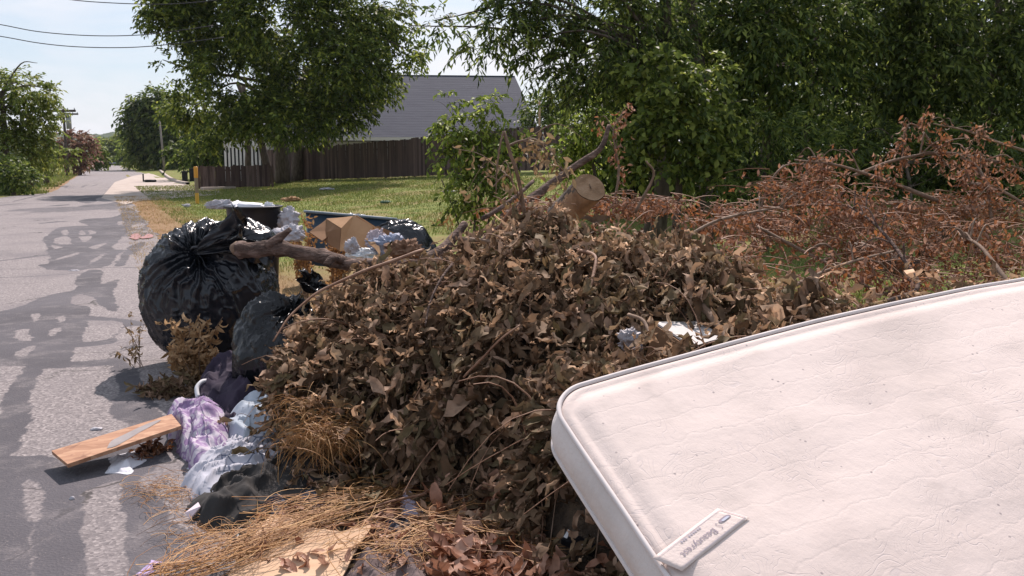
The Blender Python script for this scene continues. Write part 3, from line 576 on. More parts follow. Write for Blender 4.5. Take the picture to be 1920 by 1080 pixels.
# yellow pipeline marker
b = gt(370, 383); ht = 70/FPX*b[1]
YEL = mk('yellow_plastic', [(.52, .29, .045), (.58, .33, .05)], 8, .5); ORG = mk('orange_plastic', [(.55, .25, .03)], 8, .5); GRYB = mk('grey_band', [(.22, .17, .12)], 8, .6)
mk_ = thing('marker_post', 'yellow marker post with a grey band standing at the grass corner by the road', 'marker post', b)
for nm, z0, z1, rad, mt in (('lower_tube', 0, .30, .062, YEL), ('band', .30, .70, .058, GRYB), ('cap', .70, 1, .066, ORG)):
    zz = np.array([z0, z0+.004, z1-.02 if nm == 'cap' else z1-.001, z1])*ht; rad_ = np.array([rad, rad, rad, rad*.75 if nm == 'cap' else rad])
    m = MB(); addtube(m, np.column_stack([0*zz+b[0], 0*zz+b[1], zz+b[2]]), rad_, 14); m.build(nm, mt, mk_)
# power poles
CRE = mk('creosote_wood', [(.045, .035, .03), (.08, .065, .055)], 10, .9, .5, 40, stretch=(1, 1, .2)); GRM = mk('grey_metal', [(.25, .27, .28)], 5, .5, metal=.3); GPOLE = mk('grey_wood', [(.16, .14, .12), (.24, .21, .19)], 10, .9, stretch=(1, 1, .2))
def power_pole(label, px, pyb, pyt, Y, r0, arms, xf):
    bb = at(px, pyb, Y); bb[2] = float(terr(bb[0], bb[1])); top = at(px, pyt, Y)[2]; t = thing('power_pole', label, 'power pole', bb)
    m = MB(); addtube(m, [bb-UP*.3, (bb[0], bb[1], top)], [r0, r0*.65], 10); m.build('pole', CRE, t)
    for z, wd in arms:
        zz = at(px, z, Y)[2]; V, F = box((bb[0], bb[1]-r0*1.05, zz), (wd, .16, .2)); a = MB().add(V, F).build('crossarm', CRE, t, smooth=False)
        for s in (-.46, -.2, .2, .46):
            mm = MB(); addtube(mm, [(bb[0]+s*wd, bb[1]-r0*1.05, zz+.072), (bb[0]+s*wd, bb[1]-r0*1.05, zz+.26)], [.05, .035], 6); mm.build('insulator', GRM, a)
    if xf:
        zz = at(px, xf, Y)[2]; mm = MB(); cx = bb[0]+r0+.26
        addtube(mm, [(cx, bb[1], zz-.6), (cx, bb[1], zz+.55), (cx, bb[1], zz+.62)], [.22, .22, .15], 12); mm.build('transformer', GRM, t)
power_pole('dark power pole with two crossarms and a grey transformer on the left verge', 127, 328, 204, 82, .15, [(208, 2.3), (219, 1.1)], 229)
power_pole('thinner power pole farther off, just right of the one with the transformer', 138, 318, 211, 115, .16, [(214, 2.2)], None)
bb = gt(309, 321); tp = at(299, 226, bb[1]); m = MB(); addtube(m, [bb-UP*.2, tp], [.17, .11], 8); tag(m.build('utility_pole', GPOLE), 'pale bare leaning pole without crossarms on the right verge', 'utility pole')
# wires
CAB = mk('cable_black', [(.03, .03, .035)], 3, .6)
for lab, P in (('lowest overhead wire crossing the sky at the upper left', [(-60, 62), (0, 68), (75, 81), (150, 88), (240, 89), (320, 83), (420, 70)]), ('middle overhead wire crossing the sky at the upper left', [(-60, 38), (0, 46), (70, 59), (150, 66), (230, 67), (300, 62), (400, 48)]), ('topmost overhead wire in the corner of the sky', [(60, -14), (130, -1), (200, 5), (290, 8), (360, 5), (460, -6)])):
    m = MB(); addtube(m, spl([at(x, y, 27) for x, y in P], 8), .013, 5); tag(m.build('overhead_wire', CAB), lab, 'wire')
# short post, tyre, dark boxes, planks, guard rail
b = gt(269, 341); BLK = mk('black_rubber', [(.018, .018, .02)], 9, .7)
m = MB(); addtube(m, [b-UP*.05, b+UP*.48], [.05, .05], 8); addtube(m, [b+UP*.481, b+UP*.53], [.062, .05], 8); tag(m.build('short_post', BLK), 'short black post standing in the driveway mouth', 'post')
b = gt(282, 342); a = np.linspace(0, 2*np.pi, 25); ring = np.column_stack([b[0]+.31*np.cos(a), b[1]+.31*np.sin(a), 0*a+b[2]+.1]); m = MB(); addtube(m, ring, .08, 8, caps=False); tag(m.build('old_tyre', BLK), 'black tyre lying flat beside the short post', 'tyre')
for (x, yb, yt, lb) in ((347, 341, 321, 'dark upright box at the driveway, the left of two'), (361, 340, 316, 'dark upright box beside the yellow marker post, taller than the one on its left')):
    b = gt(x, yb); hh = (yb-yt)/FPX*b[1]; t = thing('utility_box', lb, 'utility box', b); V, F = box(b+UP*hh*.45, (.30, .28, hh*.9)); bevel(MB().add(V, F).build('housing', BLK, t, smooth=False), .02)
    V, F = box(b+UP*(hh*.95+.002), (.34, .32, hh*.1)); bevel(MB().add(V, F).build('lid', BLK, t, smooth=False), .02)
for (x0, x1, y, lb) in ((388, 462, 351, 'upper dark plank on the ground at the end of the driveway'), (378, 440, 357, 'lower pale plank on the ground at the end of the driveway')):
    a = gt(x0, y); b = gt(x1, y-3); c = (a+b)/2; V, F = box(c+UP*.07, (np.linalg.norm(b-a), .28, .13), rz(math.atan2(b[1]-a[1], b[0]-a[0])))
    bevel(tag(MB().add(V, F).build('plank', CRE if 'upper' in lb else conc, smooth=False), lb, 'plank'), .015)
gA = at(178, 306, 262); gB = at(243, 306, 262); t = thing('guard_rail', 'low grey guard rail across the far end of the road', 'guard rail', (*((gA+gB)/2)[:2], 0))
m = MB(); V, F = box(((gA[0]+gB[0])/2, 262, .62), (gB[0]-gA[0], .12, .34)); bevel(m.add(V, F).build('rail', GRM, t, smooth=False), .04)
for k in range(6):
    x = gA[0]+(k+.5)*(gB[0]-gA[0])/6; V, F = box((x, 262.15, .35), (.15, .15, .8)); MB().add(V, F).build('post', CRE, t, smooth=False)
# guy wire post behind fence
b = at(1011, 300, 40); m = MB(); addtube(m, [(b[0], b[1], .5), (b[0], b[1], at(1011, 190, 40)[2])], [.045, .04], 8); tag(m.build('thin_pole', mk('tan_wood', [(.30, .20, .11), (.36, .25, .15)], 8, .8)), 'thin tan pole standing behind the fence at the right end of the roof', 'pole')

# grass: uncountable
GRASS = leafmat('grass_blade', [(.08, .115, .022), (.135, .175, .036), (.185, .21, .05), (.30, .26, .10)], .3, .6, .3)
def grass_field(n, wr, ur, h, wd, seed, name, mat, thr=-.2, lean=.5, keep=None, sc=.5):
    r = np.random.default_rng(seed); w = r.uniform(*wr, n); u = ur[0]+(ur[1]-ur[0])*r.uniform(0, 1, n)**1.3; x, y = xy(w, u)
    ok = (fbm(x*sc, y*sc, 0, seed, 3) > thr-.2*r.uniform(0, 1, n)) & (y > 2.5)
    if keep is not None: ok &= keep(x, y)
    x, y = x[ok], y[ok]; P = np.stack([x, y, terr(x, y)-.005], 1); d = np.clip(y/14, 1, 3)
    hh = h*r.uniform(.5, 1.1, len(x))*(.75+.5*fbm(x*.9, y*.9, 0, seed+2, 3)); V, F = blades(P, hh, wd*d, lean, r)
    return MB().add(V, F).build(name, mat, origin=(0, 0, 0), kind='stuff')
notdirt = lambda x, y: (np.hypot(x+1.3, (y-14.3)*.75) > 2.0)
grass_field(80000, (1.5, 15), (12, 55), .11, .011, 201, 'lawn_grass', GRASS, -.5, .6, keep=notdirt)
grass_field(14000, (-8.5, -2.3), (44, 110), .2, .02, 202, 'verge_grass', GRASS, -.1)
grass_field(26000, (3.0, 13), (1.5, 11.5), .22, .008, 203, 'tall_grass', GRASS, -.08, .7, sc=.8, keep=lambda x, y: (x > 1.45) | ((x > 1.15) & (y > 5.7)))
DRYG = leafmat('dry_grass', [(.30, .20, .09), (.42, .29, .14), (.50, .37, .20)], .2, .8, .2)
grass_field(17000, (.35, 2.1), (3.2, 40), .12, .007, 204, 'dry_verge_grass', DRYG, -.15, 1.3, sc=2.5)
grass_field(4200, (1.8, 7), (6.5, 14), .09, .007, 205, 'dry_lot_grass', DRYG, .05, 1.2, sc=1.5)
# ================================================================== MATTRESS FRAME (needed to lay the heap beneath it)
def vw(X, Yd, Z): return np.array([X, -Yd*_sa+Z*_ca, -Yd*_ca-Z*_sa])
KM = 1.12
mC = np.array([0, 0, CAMZ])+vw(.077, .236, 2.)*KM
E1 = unit(vw(1.4255, -.254, .7)[None])[0]; E2r = unit(vw(.192, .264, -.4)[None])[0]
MN = unit(np.cross(E2r, E1)[None])[0]; MN = MN if MN[2] > 0 else -MN
E2 = np.cross(E1, MN); E2 = E2 if E2@E2r > 0 else -E2; SHEAR = float(E2r@E1/(E2r@E2))
MT, ML, MW = .112, 2.03, 1.46
def mloc(P):
    d = np.asarray(P)-mC; b = d@E2; return d@E1-SHEAR*b, b, d@MN
def hits_mattress(P, pad=.03):
    a, b, z = mloc(P); return (a > -pad) & (a < ML+pad) & (b > -pad) & (b < MW) & (z > -MT-pad)
# ================================================================== THE HEAP
HB = [(-.46, 4.95, .78, 1.0, .74), (.3, 5.0, 1.1, 1.45, .98), (.78, 4.95, .76, 1.5, .95), (.95, 3.45, .95, .85, .80), (1.75, 3.6, 1.1, 1.0, .80), (-.12, 4.35, .72, .72, .58)]
def heap(x, y):
    x = np.asarray(x, float); y = np.asarray(y, float); z = 0*x
    for cx, cy, rx, ry, h in HB:
        r2 = ((x-cx)/rx)**2+((y-cy)/ry)**2; z = np.maximum(z, h*np.maximum(0, 1-r2)**.55)
    z = z*(1+.20*fbm(x*1.7, y*1.7, 0, 61, 3))+.11*fbm(x*3.6, y*3.6, 0, 62, 3)*sstep(.05, .25, z)
    z = np.where(((x-.76)/.30)**2+((y-3.72)/.34)**2 < 1, np.minimum(z, .70), z); z = np.where((x > .98) & (y > 3.7) & (y < 4.9), np.minimum(z, .66), z)
    # keep it under the mattress
    P = np.stack([x, y, 0*x+0.], -1); a, b, zl = mloc(P); zm = mC[2]+E1[2]*(a)+(E2[2]+SHEAR*E1[2])*b
    zpl = -((P-mC)@MN)/MN[2]-(MT+.05)/MN[2]
    near = (zpl > -5); A, B, _ = mloc(np.stack([x, y, zpl], -1))
    inside = (A > -.22) & (A < ML+.1) & (B > -.16) & (B < MW+.1)
    return np.where(inside, np.minimum(z, np.maximum(zpl-.02, 0)), z)
def hnorm(x, y, e=.03):
    gx = (heap(x+e, y)-heap(x-e, y))/(2*e); gy = (heap(x, y+e)-heap(x, y-e))/(2*e)
    return unit(np.stack([-gx, -gy, 1+0*gx], -1))
LITTER = mk('packed_litter', [(.035, .025, .018), (.07, .05, .035), (.12, .085, .055)], 18, .95, 1., 45, bdist=.03)
DL = mk('dead_leaf_brown', [(0.092, 0.056, 0.034), (0.146, 0.092, 0.055), (0.206, 0.134, 0.082), (0.135, 0.108, 0.057), (0.27, 0.173, 0.114), (0.42, 0.281, 0.197)], island=True, rough=.75, spec=.15, transl=.18, scale=22, mottled=.45)
DCU = mk('dead_leaf_curled', [(0.189, 0.118, 0.071), (0.311, 0.198, 0.121), (0.446, 0.29, 0.178), (0.622, 0.42, 0.275), (0.257, 0.185, 0.098)], island=True, rough=.75, spec=.15, transl=.25)
DT = mk('dead_leaf_tan', [(.16, .105, .05), (.24, .16, .08), (.32, .22, .12), (.40, .29, .18)], island=True, rough=.7, spec=.25, transl=.28)
DR = mk('dead_leaf_rust', [(.15, .060, .030), (.23, .095, .045), (.30, .14, .07), (.42, .26, .19), (.15, .08, .06), (.34, .13, .04)], island=True, rough=.7, spec=.15, transl=.42)
DRL = mk('dead_leaf_reddish', [(.20, .082, .048), (.31, .145, .085), (.40, .21, .14), (.50, .31, .23), (.24, .12, .07)], island=True, rough=.55, spec=.3, transl=.25, scale=25, mottled=.35)
TW = mk('dry_twig', [(.10, .065, .042), (.17, .11, .075), (.26, .185, .135)], 12, .8, .3, 80)
TWR = mk('reddish_twig', [(.15, .075, .045), (.22, .12, .075), (.30, .18, .12)], 12, .7, .3, 80)
GREYW = mk('grey_dead_wood', [(.045, .030, .025), (.115, .075, .060), (.25, .175, .145)], 16, .95, 1., 42, stretch=(.6, 1, 1.6), bdist=.03)
xs = np.linspace(-2.2, 3.6, 150); ys = np.linspace(2.3, 7.2, 130); X, Y = np.meshgrid(xs, ys); Z = heap(X, Y)*.94-.03
i, j = np.meshgrid(np.arange(129), np.arange(149), indexing='ij'); F = np.stack([i*150+j, i*150+j+1, (i+1)*150+j+1, (i+1)*150+j], -1).reshape(-1, 4)
zf = Z.ravel()[F].max(1) > .02; zm_ = mC[2]-((X-mC[0])*MN[0]+(Y-mC[1])*MN[1])/MN[2]; A_, B_, _z = mloc(np.stack([X, Y, zm_-(MT+.05)/MN[2]], -1)); un_ = ((A_ > -.30) & (A_ < .5) & (B_ > -.10) & (B_ < MW+.1)); F = F[zf & ~un_.ravel()[F].any(1)]
HP = thing('brush_heap', 'waist high heap of curled brown dead leaves in the middle of the dump', 'brush heap', (0, 4.8, 0))
MB().add(np.stack([X, Y, Z], -1), F).build('packed_core', LITTER, HP)
r = np.random.default_rng(301)
def onheap(n, r, zmin=.06, xr=(-1.6, 2.8), yr=(2.6, 6.4)):
    x = r.uniform(*xr, n*3); y = r.uniform(*yr, n*3); z = heap(x, y); N = hnorm(x, y); ok = (z > zmin) & (r.uniform(0, 1, n*3) < np.clip(.34/np.maximum(N[:, 2], .15), 0, 1)) & (y < 5.9)
    P = np.stack([x, y, z], 1)[ok][:n]; N = N[ok][:n]; k = ~((((P[:, 0]-.76)/.28)**2+((P[:, 1]-3.66)/.34)**2 < 1) | ((P[:, 0] > 1.02) & (P[:, 1] < 4.8) & (P[:, 1] > 3.9))); return P[k], N[k]
lm = MB(); tm = MB()
# sprays: an arching stalk with drooping curled leaves in pairs
P, N = onheap(560, r); down = unit(np.stack([N[:, 0], N[:, 1], -.35+0*N[:, 0]], 1)); D = unit(down*.8+.55*rdir(len(P), r)+N*.15)
l = r.uniform(.18, .46, len(P)); k = 12; s = np.linspace(.08, 1, k)
pos = P[:, None]+N[:, None]*(.03+.07*np.sin(np.pi*s))[None, :, None]+D[:, None]*(s*l[:, None])[..., None]-UP*(.25*l[:, None]*s**2)[..., None]
hz_ = heap(pos[..., 0], pos[..., 1]); pos[..., 2] = np.maximum(pos[..., 2], hz_+.015); pos[..., 2] = np.minimum(pos[..., 2], hz_+.12)
tm.add(*strands(pos[:, ::2][:330], np.linspace(.0034, .0018, 6)))
sg = np.where(np.arange(k) % 2, 1, -1)[None, :, None]; Bs = unit(np.cross(D, N))
ld = (Bs[:, None]*sg*.75+D[:, None]*.35-UP*.55+N[:, None]*.25+.4*r.normal(size=pos.shape)); ln = N[:, None]+.7*r.normal(size=pos.shape)
q = pos.reshape(-1, 3); c = len(q); ok = ~hits_mattress(q, .05); L = r.uniform(.055, .125, c)
lm.add(*leaves(q[ok], ld.reshape(-1, 3)[ok], ln.reshape(-1, 3)[ok], L[ok], (L*r.uniform(.18, .32, c))[ok], (r.choice([-1, 1.], c)*r.uniform(.6, 3.6, c))[ok], r.uniform(.1, .75, c)[ok], 6, twist=r.normal(0, 1.3, c)[ok], crump=.34))
# loose leaves, hanging and lying
P, N = onheap(4600, r); k_ = fbm(P[:, 0]*2.6, P[:, 1]*2.6, P[:, 2]*2.6, 66, 2) > -.36; P, N = P[k_], N[k_]; P = P+N*(r.uniform(0, 1, len(P))**1.6*.17-.01)[:, None]; c = len(P)
ld = unit(np.stack([N[:, 0], N[:, 1], -.8+0*N[:, 0]], 1))+.75*rdir(c, r); ok = ~hits_mattress(P, .06); L = r.uniform(.06, .135, c)
lm.add(*leaves(P[ok], ld[ok], (N+.8*rdir(c, r))[ok], L[ok], (L*r.uniform(.18, .36, c))[ok], r.normal(.4, 2.2, c)[ok], r.uniform(.08, .7, c)[ok], 6, twist=r.normal(0, 1.2, c)[ok], crump=.30))
P, N = onheap(3600, r, .10, (-1.5, 2.2), (3.45, 5.9)); P = P+N*(r.uniform(-.02, .05, len(P)))[:, None]; c = len(P); ok = ~hits_mattress(P, .03); L = r.uniform(.06, .14, c)
lm.add(*leaves(P[ok], (rdir(c, r)-UP*.6)[ok], (N+.6*rdir(c, r))[ok], L[ok], (L*r.uniform(.25, .5, c))[ok], r.normal(.2, 1.4, c)[ok], r.uniform(.05, .5, c)[ok], 5, twist=r.normal(0, .8, c)[ok], crump=.22))
x = r.uniform(-.05, .5, 3200); y = r.uniform(2.7, 3.65, 3200); h0 = heap(x, y); P = (np.stack([x, y, h0], 1)+hnorm(x, y)*r.uniform(.0, .07, (3200, 1)))[h0 > .04]; c = len(P); ok = ~hits_mattress(P, .02) & (np.linalg.norm(P-at(1092, 1002, 2.95), axis=1) > .20); L = r.uniform(.06, .13, c)
lm.add(*leaves(P[ok], (np.array([-.3, -.4, -.6])+.7*rdir(c, r))[ok], (np.array([-.6, -.6, .4])+.6*rdir(c, r))[ok], L[ok], (L*r.uniform(.25, .45, c))[ok], r.normal(.3, 1.5, c)[ok], r.uniform(.05, .5, c)[ok], 5, twist=r.normal(0, .8, c)[ok], crump=.22))
lm.build('dead_leaves', DL, HP, kind='stuff')
VOID = lambda P: fbm(P[:, 0]*2.6, P[:, 1]*2.6, P[:, 2]*2.6, 66, 2) > -.40
# thin curled strips, pale tan as painted sunlit highlights, mostly over top and left
lm2 = MB(); P, N = onheap(13000, r, .10); keep = r.uniform(0, 1, len(P)) < np.clip(.25+.9*(P[:, 2]-.35)+.5*(P[:, 0] < -.5), .15, 1); P, N = P[keep], N[keep]; k_ = VOID(P); P, N = P[k_], N[k_]; P = P+N*(r.uniform(.0, 1, len(P))**1.5*.20)[:, None]; c = len(P)
ld = rdir(c, r)+N*.35-UP*.45; ok = ~hits_mattress(P, .06); L = r.uniform(.03, .13, c)
lm2.add(*leaves(P[ok], ld[ok], rdir(c, r)[ok], L[ok], (L*r.uniform(.12, .24, c))[ok], (r.choice([-1, 1.], c)*r.uniform(.3, 3.6, c))[ok], r.uniform(.1, .8, c)[ok], 7, twist=r.normal(0, 2.2, c)[ok], crump=.55)); lm2.build('curled_leaves', DCU, HP, kind='stuff')
# clusters of long drooping leaves hanging from shared nodes
lm3 = MB(); P, N = onheap(420, r, .2, (-1.4, 1.2), (3.4, 5.2)); P = P+N*r.uniform(.05, .15, len(P))[:, None]; k = 8; nc = len(P)*k
q = (P[:, None]+.02*r.normal(size=(len(P), k, 3))).reshape(-1, 3); ld = (-UP*1.0+.45*r.normal(size=(nc, 3)))+np.repeat(N*.35, k, 0); ok = ~hits_mattress(q, .12); L = r.uniform(.10, .175, nc)
lm3.add(*leaves(q[ok], ld[ok], (np.repeat(N, k, 0)+.5*rdir(nc, r))[ok], L[ok], (L*r.uniform(.20, .34, nc))[ok], r.normal(.5, 1.3, nc)[ok], r.uniform(.1, .6, nc)[ok], 7, twist=r.normal(0, .9, nc)[ok], crump=.28)); lm3.build('drooping_leaves', DL, HP, kind='stuff')
# bare twigs poking out all over the heap
P, N = onheap(330, r, .15); D = unit(rdir(len(P), r)+N*.55); l = r.uniform(.18, .62, len(P)); s = np.linspace(-.25, 1, 8)
tp = P[:, None]+N[:, None]*.03+D[:, None]*(s*l[:, None])[..., None]-UP*(.45*l[:, None]*np.maximum(s, 0)**2)[..., None]+.10*l[:, None, None]*np.cross(D, rdir(len(P), r))[:, None]*np.sin(s*3)[None, :, None]
ok = ~hits_mattress(tp.reshape(-1, 3), .03).reshape(tp.shape[:2]).any(1); tw_ = MB(); tw_.add(*strands(tp[ok], r.uniform(.0022, .0052, (int(ok.sum()), 1))*np.linspace(1, .45, 8), 4)); tw_.build('bare_twigs', TWR, HP, kind='stuff'); print('heap leaves', lm.n)
# paler, yellower sprays on the crest
lm = MB(); P, N = onheap(150, r, .72, (-.6, 1.9), (4.0, 5.8)); D = unit(rdir(len(P), r)+N*.3-UP*.1); k = 14; s = np.linspace(.1, 1, k); l = r.uniform(.15, .32, len(P))
pos = P[:, None]+N[:, None]*.05+D[:, None]*(s*l[:, None])[..., None]-UP*(.4*l[:, None]*s**2)[..., None]; pos[..., 2] = np.maximum(pos[..., 2], heap(pos[..., 0], pos[..., 1])+.02)
c = pos.shape[0]*k; ld = (-UP*.8+.6*r.normal(size=pos.shape)).reshape(-1, 3); L = r.uniform(.04, .075, c); q = pos.reshape(-1, 3); ok = ~hits_mattress(q, .05)
lm.add(*leaves(q[ok], ld[ok], rdir(c, r)[ok], L[ok], L[ok]*.32, r.normal(0, 1.5, c)[ok], .3, 4)); lm.build('tan_leaves', DT, HP, kind='stuff')
tm.build('stalks', TW, HP, kind='stuff')

# sticks lying on the heap and standing out of it: every one a thing
def stick(label, pts, r0, r1, mat=TW, name='stick', k=7, rough=.15, twigs=0, seed=0, cat='stick'):
    p = spl(pts, k); p = p+.006*np.stack([fbm(p[:, 0]*6, p[:, 1]*6, p[:, 2]*6, seed+i, 2) for i in range(3)], 1)
    m = MB(); addtube(m, p, np.linspace(r0, r1, len(p)), 8, rough=rough, seed=seed)
    if twigs:
        rr = np.random.default_rng(seed)
        for _ in range(twigs):
            i = rr.integers(len(p)//3, len(p)-1); d = unit(((p[i]-p[i-1])[None]+.04*rdir(1, rr)*3*np.linalg.norm(p[i]-p[i-1])/.04*.35))[0]; q = np.array([p[i], p[i]+d*.12+UP*.02, p[i]+d*.25-UP*.02]); addtube(m, spl(q, 4), np.linspace(r1*.8, r1*.3, 9), 5)
    return tag(m.build(name, mat), label, cat)
stick('thin brown stem standing upright out of the heap crest, bent over at its tip', [at(1010, 520, 5.1), at(992, 440, 5.1), at(975, 350, 5.05), at(955, 285, 5.0), at(944, 245, 5.0)], .013, .008, TW, seed=1)
stick('pale drooping stalk hanging from the tip of the upright stem', [at(944, 247, 4.99), at(938, 275, 4.97), at(932, 320, 4.97), at(930, 362, 4.97)], .006, .003, TW, seed=2)
stick('long reddish stem arching down over the left front of the heap', [at(790, 470, 4.65), at(690, 505, 4.45), at(610, 540, 4.3), at(550, 585, 4.15), at(512, 640, 4.0)], .010, .004, TWR, seed=3)
stick('pale forked stick lying across the crest of the heap', [at(860, 448, 4.9), at(930, 455, 4.75), at(1000, 468, 4.7), at(1060, 470, 4.7)], .012, .008, TW, seed=4, twigs=2)
stick('thin grey stem curving down the front of the heap from its crest', [at(848, 495, 4.35), at(822, 530, 4.2), at(805, 570, 4.1), at(797, 610, 4.0)], .007, .004, GREYW, seed=5)
stick('curved reddish stem bowed over the right front of the heap', [at(1085, 470, 4.45), at(1115, 480, 4.2), at(1112, 520, 4.05), at(1090, 590, 3.9), at(1060, 640, 3.85)], .010, .006, TWR, seed=6)
stick('thin twig slanting up to the right on the lower front of the heap', [at(870, 708, 3.72), at(905, 672, 3.72), at(940, 635, 3.72), at(975, 610, 3.74)], .006, .004, TWR, seed=7)
stick('short pale stick slanting over the white box behind the mattress edge', [at(1180, 590, 3.75), at(1207, 602, 3.62), at(1222, 636, 3.5)], .009, .006, TW, seed=8)
stick('flat splintered stake leaning above the white box', [at(1318, 575, 3.9), at(1340, 600, 3.8), at(1366, 640, 3.66)], .016, .012, TW, seed=9)
stick('pale broken branch with short side twigs at the right of the heap', [at(1250, 500, 5.0), at(1290, 520, 4.9), at(1360, 545, 4.75), at(1420, 570, 4.65), at(1480, 585, 4.6)], .010, .005, TW, seed=10, twigs=3)
stick('thin twig crossing the pale plywood sheet', [at(1330, 564, 4.35), at(1430, 568, 4.32), at(1570, 575, 4.3)], .006, .004, TWR, seed=11)
stick('dark slender stick slanting from the crest toward the leaning trunk', [at(905, 410, 5.6), at(960, 375, 5.8), at(1000, 340, 6.0)], .016, .012, GREYW, seed=12)
stick('grey stick lying low at the left of the upright stem', [at(880, 470, 5.3), at(935, 425, 5.5), at(1000, 395, 5.7), at(1015, 390, 5.75)], .012, .009, GREYW, seed=13)
stick('short reddish broken stick poking up beside the upright stem', [at(935, 430, 5.2), at(950, 408, 5.2), at(966, 388, 5.2)], .014, .011, TWR, seed=14)
stick('thin bent twig standing to the right of the cut log', [at(1190, 400, 7.0), at(1225, 330, 7.0), at(1212, 302, 7.0)], .012, .007, TW, seed=15)
stick('orange twig lying on the litter under the pine straw tuft', [at(525, 840, 3.98), at(560, 838, 3.95), at(600, 838, 3.93)], .006, .005, TWR, seed=16)
stick('straight orange stick lying on top of the pine straw', [at(800, 925, 3.45), at(740, 938, 3.4), at(690, 955, 3.36)], .006, .004, TWR, seed=17)
stick('thin twig with pale nodes on the litter left of the mattress', [at(905, 905, 3.35), at(960, 920, 3.3), at(1030, 912, 3.3), at(1050, 900, 3.32)], .005, .004, TWR, seed=18)
# logs
ENDB = mk('bare_wood', [(.15, .085, .05), (.28, .17, .10), (.36, .235, .145)], 12, .9, .8, 60, stretch=(1, 1, .5))
ENDW = mk('cut_wood', [(.17, .10, .055), (.27, .17, .10), (.37, .25, .16)], 9, .9, .8, 70, stretch=(1, .3, 2))
BARKL = mk('log_bark', [(.055, .042, .034), (.11, .085, .068), (.19, .15, .125)], 9, .95, 1., 45, stretch=(1, 1, 1), bdist=.02)
m = MB(); p = spl([at(445, 466, 5.62), at(480, 468, 5.6), at(530, 468, 5.58), at(590, 478, 5.5), at(650, 492, 5.4), at(715, 498, 5.3), at(780, 494, 5.3), at(840, 486, 5.4)], 8); p = p+.012*np.stack([fbm(p[:, 0]*7, 1, 0, 3, 2), 0*p[:, 0], fbm(p[:, 0]*6, 2, 0, 4, 2)], 1)
addtube(m, p, np.interp(np.linspace(0, 1, len(p)), [0, .05, .3, .6, .85, 1], [.046, .058, .050, .042, .034, .022]), 22, rough=.55, fr=16, seed=5)
addtube(m, spl([at(505, 462, 5.57), at(522, 448, 5.55), at(545, 430, 5.53)], 6), [.036, .026, .016], 10, rough=.3, seed=6)
addtube(m, spl([at(640, 488, 5.4), at(625, 484, 5.3), at(612, 497, 5.25)], 5), [.03, .026, .02], 8, rough=.3, seed=6)
lg = thing('fallen_branch', 'thick weathered broken branch with a stub, lying from the black bag to the heap', 'branch', (p[20][0], p[20][1], p[20][2]-.05)); m.build('bark', GREYW, lg)
m = MB(); bb_ = p[0]+unit((p[0]-p[3])[None])[0]*.012; addtube(m, [p[2]+UP*-.0, bb_, bb_+unit((p[0]-p[3])[None])[0]*.03], [.046, .044, .018], 12, rough=.5, seed=9); m.build('splintered_end', TW, lg)
stick('dark stub of dead wood pointing up at the top left of the heap', [at(795, 490, 5.35), at(830, 470, 5.5), at(852, 445, 5.6), at(872, 420, 5.7)], .040, .024, GREYW, 'wood_stub', rough=.3, seed=20, cat='wood stub')
# the big cut log leaning over the heap
cE = at(1106, 352, 6.6); cB = at(1052, 408, 6.85); ax = unit((cE-cB)[None])[0]
lg = thing('cut_log', 'thick sawn log showing its pale cut face at the top of the heap', 'log', (cB[0], cB[1], cB[2]-.1))
m = MB(); nrm = unit(np.array([.30, -.72, .58])[None])[0]; u1 = unit(np.cross(UP, ax)[None])[0]; u2 = np.cross(ax, u1); a = np.arange(36)*2*np.pi/36
rad = .118*(1+.05*fbm(np.cos(a)*1.5, np.sin(a)*1.5, 0, 9, 2))
ringB = cB+(np.cos(a)*rad)[:, None]*u1+(np.sin(a)*rad)[:, None]*u2
tt = ((cE-ringB)@nrm)/(ax@nrm); ringE = ringB+ax*tt[:, None]; VV = []
for f in np.linspace(0, 1, 9): q_ = ringB+(ringE-ringB)*f; VV.append(q_+.008*(fbm(q_[:, 0]*14, q_[:, 1]*14, q_[:, 2]*14, 3, 3))[:, None]*unit(q_-cB-ax*((q_-cB)@ax)[:, None]))
V = np.concatenate(VV); i, j = np.meshgrid(np.arange(8), np.arange(36), indexing='ij'); F = np.stack([i*36+j, i*36+(j+1) % 36, (i+1)*36+(j+1) % 36, (i+1)*36+j], -1).reshape(-1, 4)
Vq = V[F]; fc = Vq.mean(1); fnm = unit(np.cross(Vq[:, 1]-Vq[:, 0], Vq[:, 3]-Vq[:, 0])); fnm = fnm*np.sign(np.sum(fnm*(fc-cB-ax*((fc-cB)@ax)[:, None]), 1))[:, None]
bare = (fnm@np.array([.35, -.93, -.1]) > .05+.35*fbm(fc[:, 0]*9, fc[:, 2]*9, 0, 8, 2)) & ((fc-cB)@ax > .03+.07*fbm(fc[:, 0]*11, fc[:, 2]*7, 0, 12, 2))
m.add(V, F[~bare]); m.add(np.vstack([VV[0], VV[0].mean(0)]), [(36, (q_+1) % 36, q_) for q_ in range(36)]); m.build('bark', BARKL, lg); MB().add(V, F[bare]).build('bare_wood', ENDB, lg)
m = MB()
cen = ringE.mean(0); fr_ = []
for f in np.linspace(.98, .0, 12): fr_.append(cen+(ringE-cen)*f+nrm*(.004+.004*fbm(a*0+f*9, np.cos(a)*3, np.sin(a)*3, 4)[:, None]))
V = np.concatenate(fr_); i, j = np.meshgrid(np.arange(11), np.arange(36), indexing='ij'); F = np.stack([i*36+j, i*36+(j+1) % 36, (i+1)*36+(j+1) % 36, (i+1)*36+j], -1).reshape(-1, 4)
MB().add(V, F).build('cut_face', ENDW, lg)
m = MB(); k1 = cB+ax*.30-u2*.0+nrm*.155; 
ck = cen+u1*.0; d1 = unit(np.cross(nrm, UP)[None])[0]; d2 = np.cross(nrm, d1)
